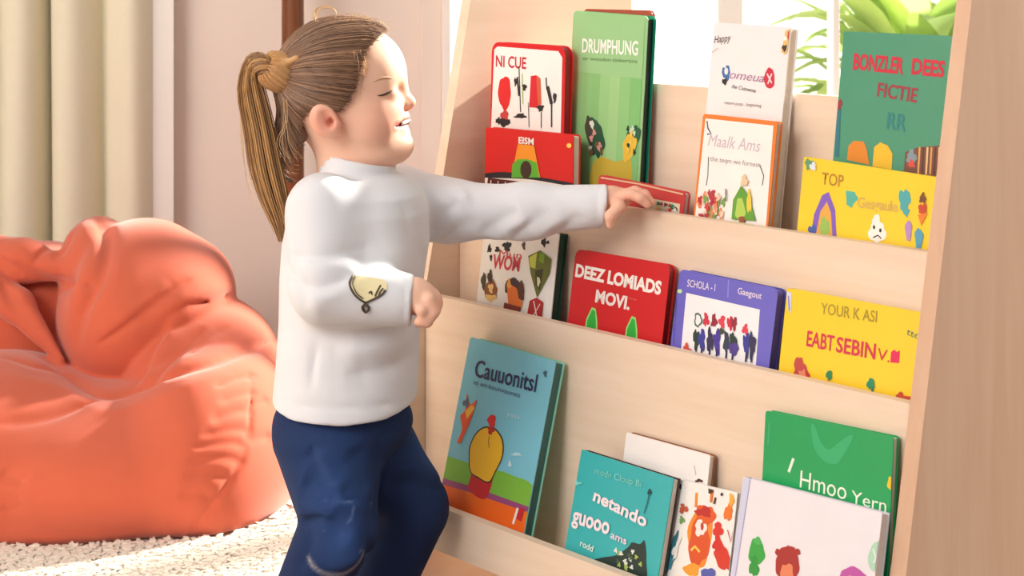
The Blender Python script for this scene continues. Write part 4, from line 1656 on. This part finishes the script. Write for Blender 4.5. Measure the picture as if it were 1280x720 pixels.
def build_shirt(with_folds=True):
    s = Sdf()
    s.u(torso)
    # near sleeve
    near = Sdf()
    near.u(rc(C(404, 262, -0.070), C(405, 350, -0.100), 45 * K, 42 * K))
    near.u(rc(C(408, 362, -0.104), C(525, 377, -0.112), 43 * K, 29 * K), 0.012)
    near.i(half(C(515.5, 376, -0.112), (1, 0, -0.06)), 0.002)
    s.u(near, 0.022)
    far = Sdf()
    far.u(rc(C(500, 250, 0.070), C(560, 264, 0.070), 46 * K, 38 * K))
    far.u(rc(C(560, 264, 0.070), C(660, 264, 0.052), 38 * K, 33 * K), 0.02)
    far.u(rc(C(660, 264, 0.052), C(772, 256, 0.024), 33 * K, 26 * K), 0.02)
    cutp, cutn = C(757, 257, 0.024), np.array([1.0, 0, -0.10])
    far.i(half(cutp, cutn), 0.002)
    s.u(far, 0.016)
    # collar
    ax_ = np.array([math.sin(0.21), 0, math.cos(0.21)])
    cc = C(446, 209, 0)

    def collar(p):
        q = p - cc
        h_ = q @ ax_
        rad = q - h_[:, None] * ax_
        rr_ = np.sqrt((rad[:, 0] / 1.0) ** 2 + (rad[:, 1] / 1.05) ** 2 + rad[:, 2] ** 2)
        return np.sqrt(np.maximum(np.abs(rr_ - 44.5 * K) - 0.0008, 0) ** 2 + np.maximum(np.abs(h_) - 0.009, 0) ** 2) - 0.0028
    s.u(collar, 0.006)
    s.s(rc(C(432, 190, 0), C(436, 206, 0), 38 * K, 38 * K), 0.002)
    return s


shirt = build_shirt()
sb = build_shirt()
shirt.add(folds(sb, [
    ([(456, 300), (457, 325), (455, 345)], 0.008, 0.003),
    ([(362, 318), (395, 322), (430, 316), (452, 312)], 0.0066, 0.0054),
    ([(372, 330), (410, 334), (450, 330)], 0.0110, -0.0068),
    ([(366, 352), (400, 358), (445, 345)], 0.0077, 0.0054),
    ([(380, 385), (410, 372), (450, 352)], 0.0099, -0.0054),
    ([(398, 405), (394, 440), (388, 490)], 0.0039, 0.0041),
    ([(352, 330), (372, 350), (388, 392)], 0.0077, 0.0054),
    ([(540, 300), (552, 270), (580, 246)], 0.0077, 0.0121),
    ([(545, 305), (575, 285), (600, 276)], 0.0088, 0.0095),
    ([(552, 262), (575, 250), (590, 245)], 0.0088, -0.0068),
    ([(600, 294), (625, 276), (650, 262)], 0.0099, 0.0068),
    ([(640, 298), (668, 276), (690, 262)], 0.0099, 0.0068),
    ([(690, 298), (712, 280), (730, 268)], 0.0088, 0.0054),
    ([(615, 300), (640, 284), (664, 270)], 0.0099, -0.0054),
    ([(665, 298), (692, 280), (710, 268)], 0.0099, -0.0041),
    ([(345, 501), (390, 508), (430, 510), (475, 507), (520, 498)], 0.0033, 0.0022),
    ([(430, 470), (480, 462), (520, 440)], 0.0132, 0.0054),
    ([(420, 440), (470, 435), (515, 420)], 0.0132, -0.0054),
    ([(500, 250), (515, 290), (528, 330)], 0.0132, 0.0027),
    ([(505, 346), (507, 376), (505, 405)], 0.0033, 0.0024),
    ([(749, 232), (747, 258), (749, 284)], 0.0033, 0.0020),
], KY - 0.25, KY + 0.25, True))
shirt_m = mat('white_jersey', (226, 226, 230), rough=0.85, spec=0.2, noise=0.015, scale=120, bump=0.12, bumpscale=1600, sheen=0.15)
shirt_o = sdf_part('shirt', shirt, (-0.31, KY - 0.18, 0.36), (0.14, KY + 0.14, 0.73), 0.0028, shirt_m, child)

# printed badge on the sleeve
def on_shirt(pts, lift=0.0012):
    return np.array([trace(shirt, a, b_, KY - 0.25, KY + 0.1) + np.array([0, -lift, 0]) for a, b_ in pts])


def fill_patch(outline, lift, m, name):
    o2 = resample([(*p, 0) for p in outline + outline[:1]], 40)[:-1, :2]
    cx, cy = o2.mean(0)
    V, Fc = [], []
    rings = [1.0, 0.75, 0.5, 0.25]
    for rg in rings:
        V.extend(on_shirt([(cx + (x - cx) * rg, cy + (y - cy) * rg) for x, y in o2], lift))
    V.extend(on_shirt([(cx, cy)], lift))
    n = len(o2)
    for i in range(3):
        for j in range(n):
            Fc.append((i * n + j, i * n + (j + 1) % n, (i + 1) * n + (j + 1) % n, (i + 1) * n + j))
    for j in range(n):
        Fc.append((3 * n + j, 3 * n + (j + 1) % n, 4 * n))
    return cpart(name, np.array(V), Fc, m, True)


out = [(443, 344), (462, 346), (480, 350), (484, 358), (480, 366), (470, 372), (457, 377), (448, 372), (440, 362), (438, 352)]
o = fill_patch(out, 0.0012, mat('badge_cream', (240, 226, 180), rough=0.7, noise=.06, scale=300), 'sleeve_badge')
o['label'] = 'cream printed badge with dark outline'
ink_m = mat('badge_ink', (84, 72, 60), rough=0.6)
paths, rads = [], []


def inkline(pts, w):
    q = resample(on_shirt(pts, 0.0016), 14)
    paths.append(q)
    rads.append(np.full(14, w * K))


inkline([(441, 344), (437, 354), (442, 366), (450, 374), (457, 378)], 1.3)
inkline([(444, 345), (441, 354), (446, 366), (454, 373)], .7)
inkline([(457, 378), (468, 373), (477, 368), (482, 362)], 1.2)
inkline([(469, 370), (472, 363), (476, 356)], 1.0)
inkline([(473, 371), (475, 365), (479, 360)], .9)
inkline([(461, 366), (464, 364), (465, 368)], .9)
inkline([(457, 379), (453, 384), (457, 390), (461, 385), (457, 379)], 1.6)
V, Fc = tube_arrays(paths, rads, 6)
cpart('badge_lines', V, Fc, ink_m)

# ---- jeans
def build_jeans():
    s = Sdf()
    s.u(el(430, 525, -0.003, 86, 88, 52))
    s.u(rc(C(412, 552, -0.036), C(424, 650, -0.060), 68 * K, 47 * K), 0.02)
    s.u(rc(C(424, 655, -0.060), AN_N, 47 * K, 36 * K), 0.006)
    s.u(el(434, 668, -0.060, 36, 44, 40), 0.012)
    s.u(rc(C(450, 548, 0.036), C(516, 632, 0.042), 66 * K, 46 * K), 0.012)
    s.u(rc(C(514, 640, 0.042), AN_F, 46 * K, 35 * K), 0.006)
    s.i(half(C(430, 498, 0), (0, 0, 1)), 0.004)
    s.i(half((0, 0, AN_N[2] - 0.012), (0, 0, -1)), 0.003)
    return s


jeans = build_jeans()
jb = build_jeans()
jeans.add(folds(jb, [
    ([(378, 600), (400, 615), (425, 620)], 0.0100, 0.0090), ([(375, 655), (400, 650), (425, 664), (440, 668)], 0.0080, 0.0120),
    ([(372, 640), (398, 640), (420, 650)], 0.0100, -0.0090),
    ([(395, 560), (412, 590), (428, 615)], 0.0110, -0.0090), ([(385, 560), (400, 592), (414, 618)], 0.0090, 0.0075),
    ([(440, 560), (455, 590), (465, 612)], 0.0110, 0.0075), ([(474, 524), (472, 570), (472, 620), (462, 680), (448, 718)], 0.0080, 0.0090),
    ([(490, 570), (520, 565), (545, 575)], 0.0100, 0.0075), ([(480, 590), (515, 585), (552, 598)], 0.0100, -0.0075), ([(480, 610), (520, 604), (558, 616)], 0.0090, 0.0075),
    ([(403, 624), (430, 625), (470, 628)], 0.0030, 0.0045), ([(403, 630), (430, 631), (468, 634)], 0.0040, -0.0037),
    ([(390, 660), (384, 690), (372, 715)], 0.0060, 0.0060),
    ([(382, 690), (405, 708), (435, 705), (458, 685)], 0.0050, -0.0045),
], KY - 0.25, KY + 0.25, True))
den_m = mat('blue_denim', (34, 62, 118), rough=0.8, spec=0.25, noise=0.18, scale=500, attr='tint', bump=0.15, bumpscale=1500)


def J(pts):
    return polyline_dist(resample([trace(jb, a, b_, KY - 0.25, KY + 0.2) for a, b_ in pts], 24))


seams = [J([(389, 525), (388, 560), (386, 590)]), J([(403, 626), (432, 627), (472, 630)]), J([(442, 633), (438, 650), (420, 663), (404, 662)]), J([(470, 640), (466, 665), (450, 690)])]
scuff = J([(384, 698), (398, 712), (416, 718), (436, 714), (456, 692)])
scuff2 = J([(404, 663), (420, 660), (434, 662)])
highlight_c = [trace(jb, 425, 600, KY - .25, KY + .2), trace(jb, 432, 685, KY - .25, KY + .2), trace(jb, 530, 560, KY - .25, KY + .2)]  # denim lightened here: painted highlights on the thighs and worn knee


def denim_col(p):
    c = np.tile(np.array(lin((26, 44, 84))), (len(p), 1))
    for q, rad in zip(highlight_c, (0.05, 0.03, 0.04)):
        w = (np.exp(-(np.linalg.norm(p - q, axis=1) / rad) ** 2) * .6)[:, None]
        c = c * (1 - w) + np.array(lin((58, 90, 150))) * w
    for s_ in seams[:1]:
        w = np.clip(1 - s_(p) / 0.002, 0, 1)[:, None] * .6
        c = c * (1 - w) + np.array(lin((20, 34, 70))) * w
    for s_ in seams[1:]:
        w = np.clip(1 - s_(p) / 0.0022, 0, 1)[:, None] * .55
        c = c * (1 - w) + np.array(lin((120, 150, 196))) * w
    nz = 0.5 + 0.5 * np.sin(p[:, 0] * 900) * np.sin(p[:, 2] * 1100 + 2 * np.sin(p[:, 0] * 300))
    w = (np.clip(1 - scuff(p) / 0.005, 0, 1) * (0.3 + .6 * nz))[:, None]
    c = c * (1 - w) + np.array(lin((176, 172, 178))) * w
    w = np.clip(1 - scuff2(p) / 0.003, 0, 1)[:, None] * .6
    c = c * (1 - w) + np.array(lin((130, 150, 190))) * w
    return c


sdf_part('jeans', jeans, (-0.40, KY - 0.16, 0.02), (-0.03, KY + 0.15, 0.44), 0.003, den_m, child, denim_col)

# rug
rug_m = mat('cream_wool', (236, 225, 210), rough=1.0, spec=0.1, noise=0.04, scale=40, sheen=0.3)
rug = empty('shaggy_rug', (-1.15, 2.35, 0), 'cream shaggy rug under the beanbag and the child', 'rug')
RX0, RX1, RY0, RY1 = -2.2, -0.30, 1.55, 3.35
bm = bmesh.new()
box(bm, (RX0 + 1.15, RY0 - 2.35, 0.0), (RX1 + 1.15, RY1 - 2.35, 0.012), 0.004)
bm_obj('backing', bm, rug_m, rug)
V, Fc = [], []
r = random.Random(11)
nt_ = 34000
xy = []
for i in range(nt_):
    if i < 14000:
        x, y = RX0 + (RX1 - RX0) * r.random(), RY0 + (RY1 - RY0) * r.random()
    else:
        x, y = -0.98 + (RX1 + 0.98) * r.random(), 2.46 + 0.44 * r.random()
    xy.append((x, y))
qq = np.column_stack([np.array(xy), np.full(len(xy), 0.03)])
hidden = (bag(qq) < 0.012) | (body(qq) < 0.014) | (body(qq - np.array([0, 0, 0.012])) < 0.014)
for i in range(nt_):
    if hidden[i]:
        continue
    x, y = xy[i]
    a = r.random() * 6.28
    l = 0.012 + 0.014 * r.random()
    dx, dy = math.cos(a) * l, math.sin(a) * l
    h = 0.006 + 0.010 * r.random()
    w = 0.0055
    o0 = len(V)
    cx, cy = x + 1.15, y - 2.35
    V += [(cx - w, cy - w, .010), (cx + w, cy - w, .010), (cx, cy + w, .010),
          (cx - w * .8 + dx * .5, cy - w * .8 + dy * .5, .012 + h * .8), (cx + w * .8 + dx * .5, cy - w * .8 + dy * .5, .012 + h * .8), (cx + dx * .5, cy + w * .8 + dy * .5, .012 + h * .8),
          (cx + dx, cy + dy, .012 + h * .75)]
    Fc += [(o0, o0 + 1, o0 + 4, o0 + 3), (o0 + 1, o0 + 2, o0 + 5, o0 + 4), (o0 + 2, o0, o0 + 3, o0 + 5), (o0 + 3, o0 + 4, o0 + 6), (o0 + 4, o0 + 5, o0 + 6), (o0 + 5, o0 + 3, o0 + 6)]
o = raw('pile', V, Fc, rug_m, rug, False)
o['kind'] = 'stuff'

# ------------------------------------------------------------------ light
world = bpy.data.worlds.new('daylight')
SC.world = world
world.use_nodes = True
bgn = world.node_tree.nodes['Background']
bgn.inputs[0].default_value = (1.0, 0.975, 0.945, 1)
wn, wl = world.node_tree.nodes, world.node_tree.links
wtc = wn.new('ShaderNodeTexCoord')
wsx = wn.new('ShaderNodeSeparateXYZ')
wl.new(wtc.outputs['Generated'], wsx.inputs[0])
wmr = wn.new('ShaderNodeMapRange')
wmr.interpolation_type = 'SMOOTHSTEP'
wmr.inputs['From Min'].default_value = 0.1
wmr.inputs['From Max'].default_value = 0.8
wmr.inputs['To Min'].default_value = 0.50
wmr.inputs['To Max'].default_value = 1.9
wl.new(wsx.outputs['Y'], wmr.inputs['Value'])
wl.new(wmr.outputs['Result'], bgn.inputs[1])


def light(name, kind, loc, energy, color=(1, 1, 1), size=1.0, size_y=None, target=None, direction=None, angle=None):
    l = bpy.data.lights.new(name, kind)
    l.energy = energy
    l.color = color
    if kind == 'AREA':
        l.shape = 'RECTANGLE'
        l.size = size
        l.size_y = size_y or size
    if kind == 'SUN' and angle:
        l.angle = angle
    o = bpy.data.objects.new(name, l)
    COL.objects.link(o)
    o.location = loc
    d = Vector(direction) if direction is not None else (Vector(target) - Vector(loc))
    o.rotation_euler = d.to_track_quat('-Z', 'Y').to_euler()
    return o


light('sun', 'SUN', (4, 6, 4), 15, (1.0, 0.93, 0.83), direction=(-0.79, -0.57, -0.47), angle=math.radians(3))
light('left_window_daylight', 'AREA', (-2.6, -1.4, 2.8), 112, (1.0, 0.97, 0.93), 1.8, 1.8, target=(-0.4, 2.4, 0.6))

vs = SC.view_settings
vs.view_transform = 'Standard'
vs.look = 'None'
vs.gamma = 1
vs.use_curve_mapping = False
vs.exposure = 0.0
SC.cycles.use_denoising = True
SC.cycles.max_bounces = 8
SC.cycles.transparent_max_bounces = 12
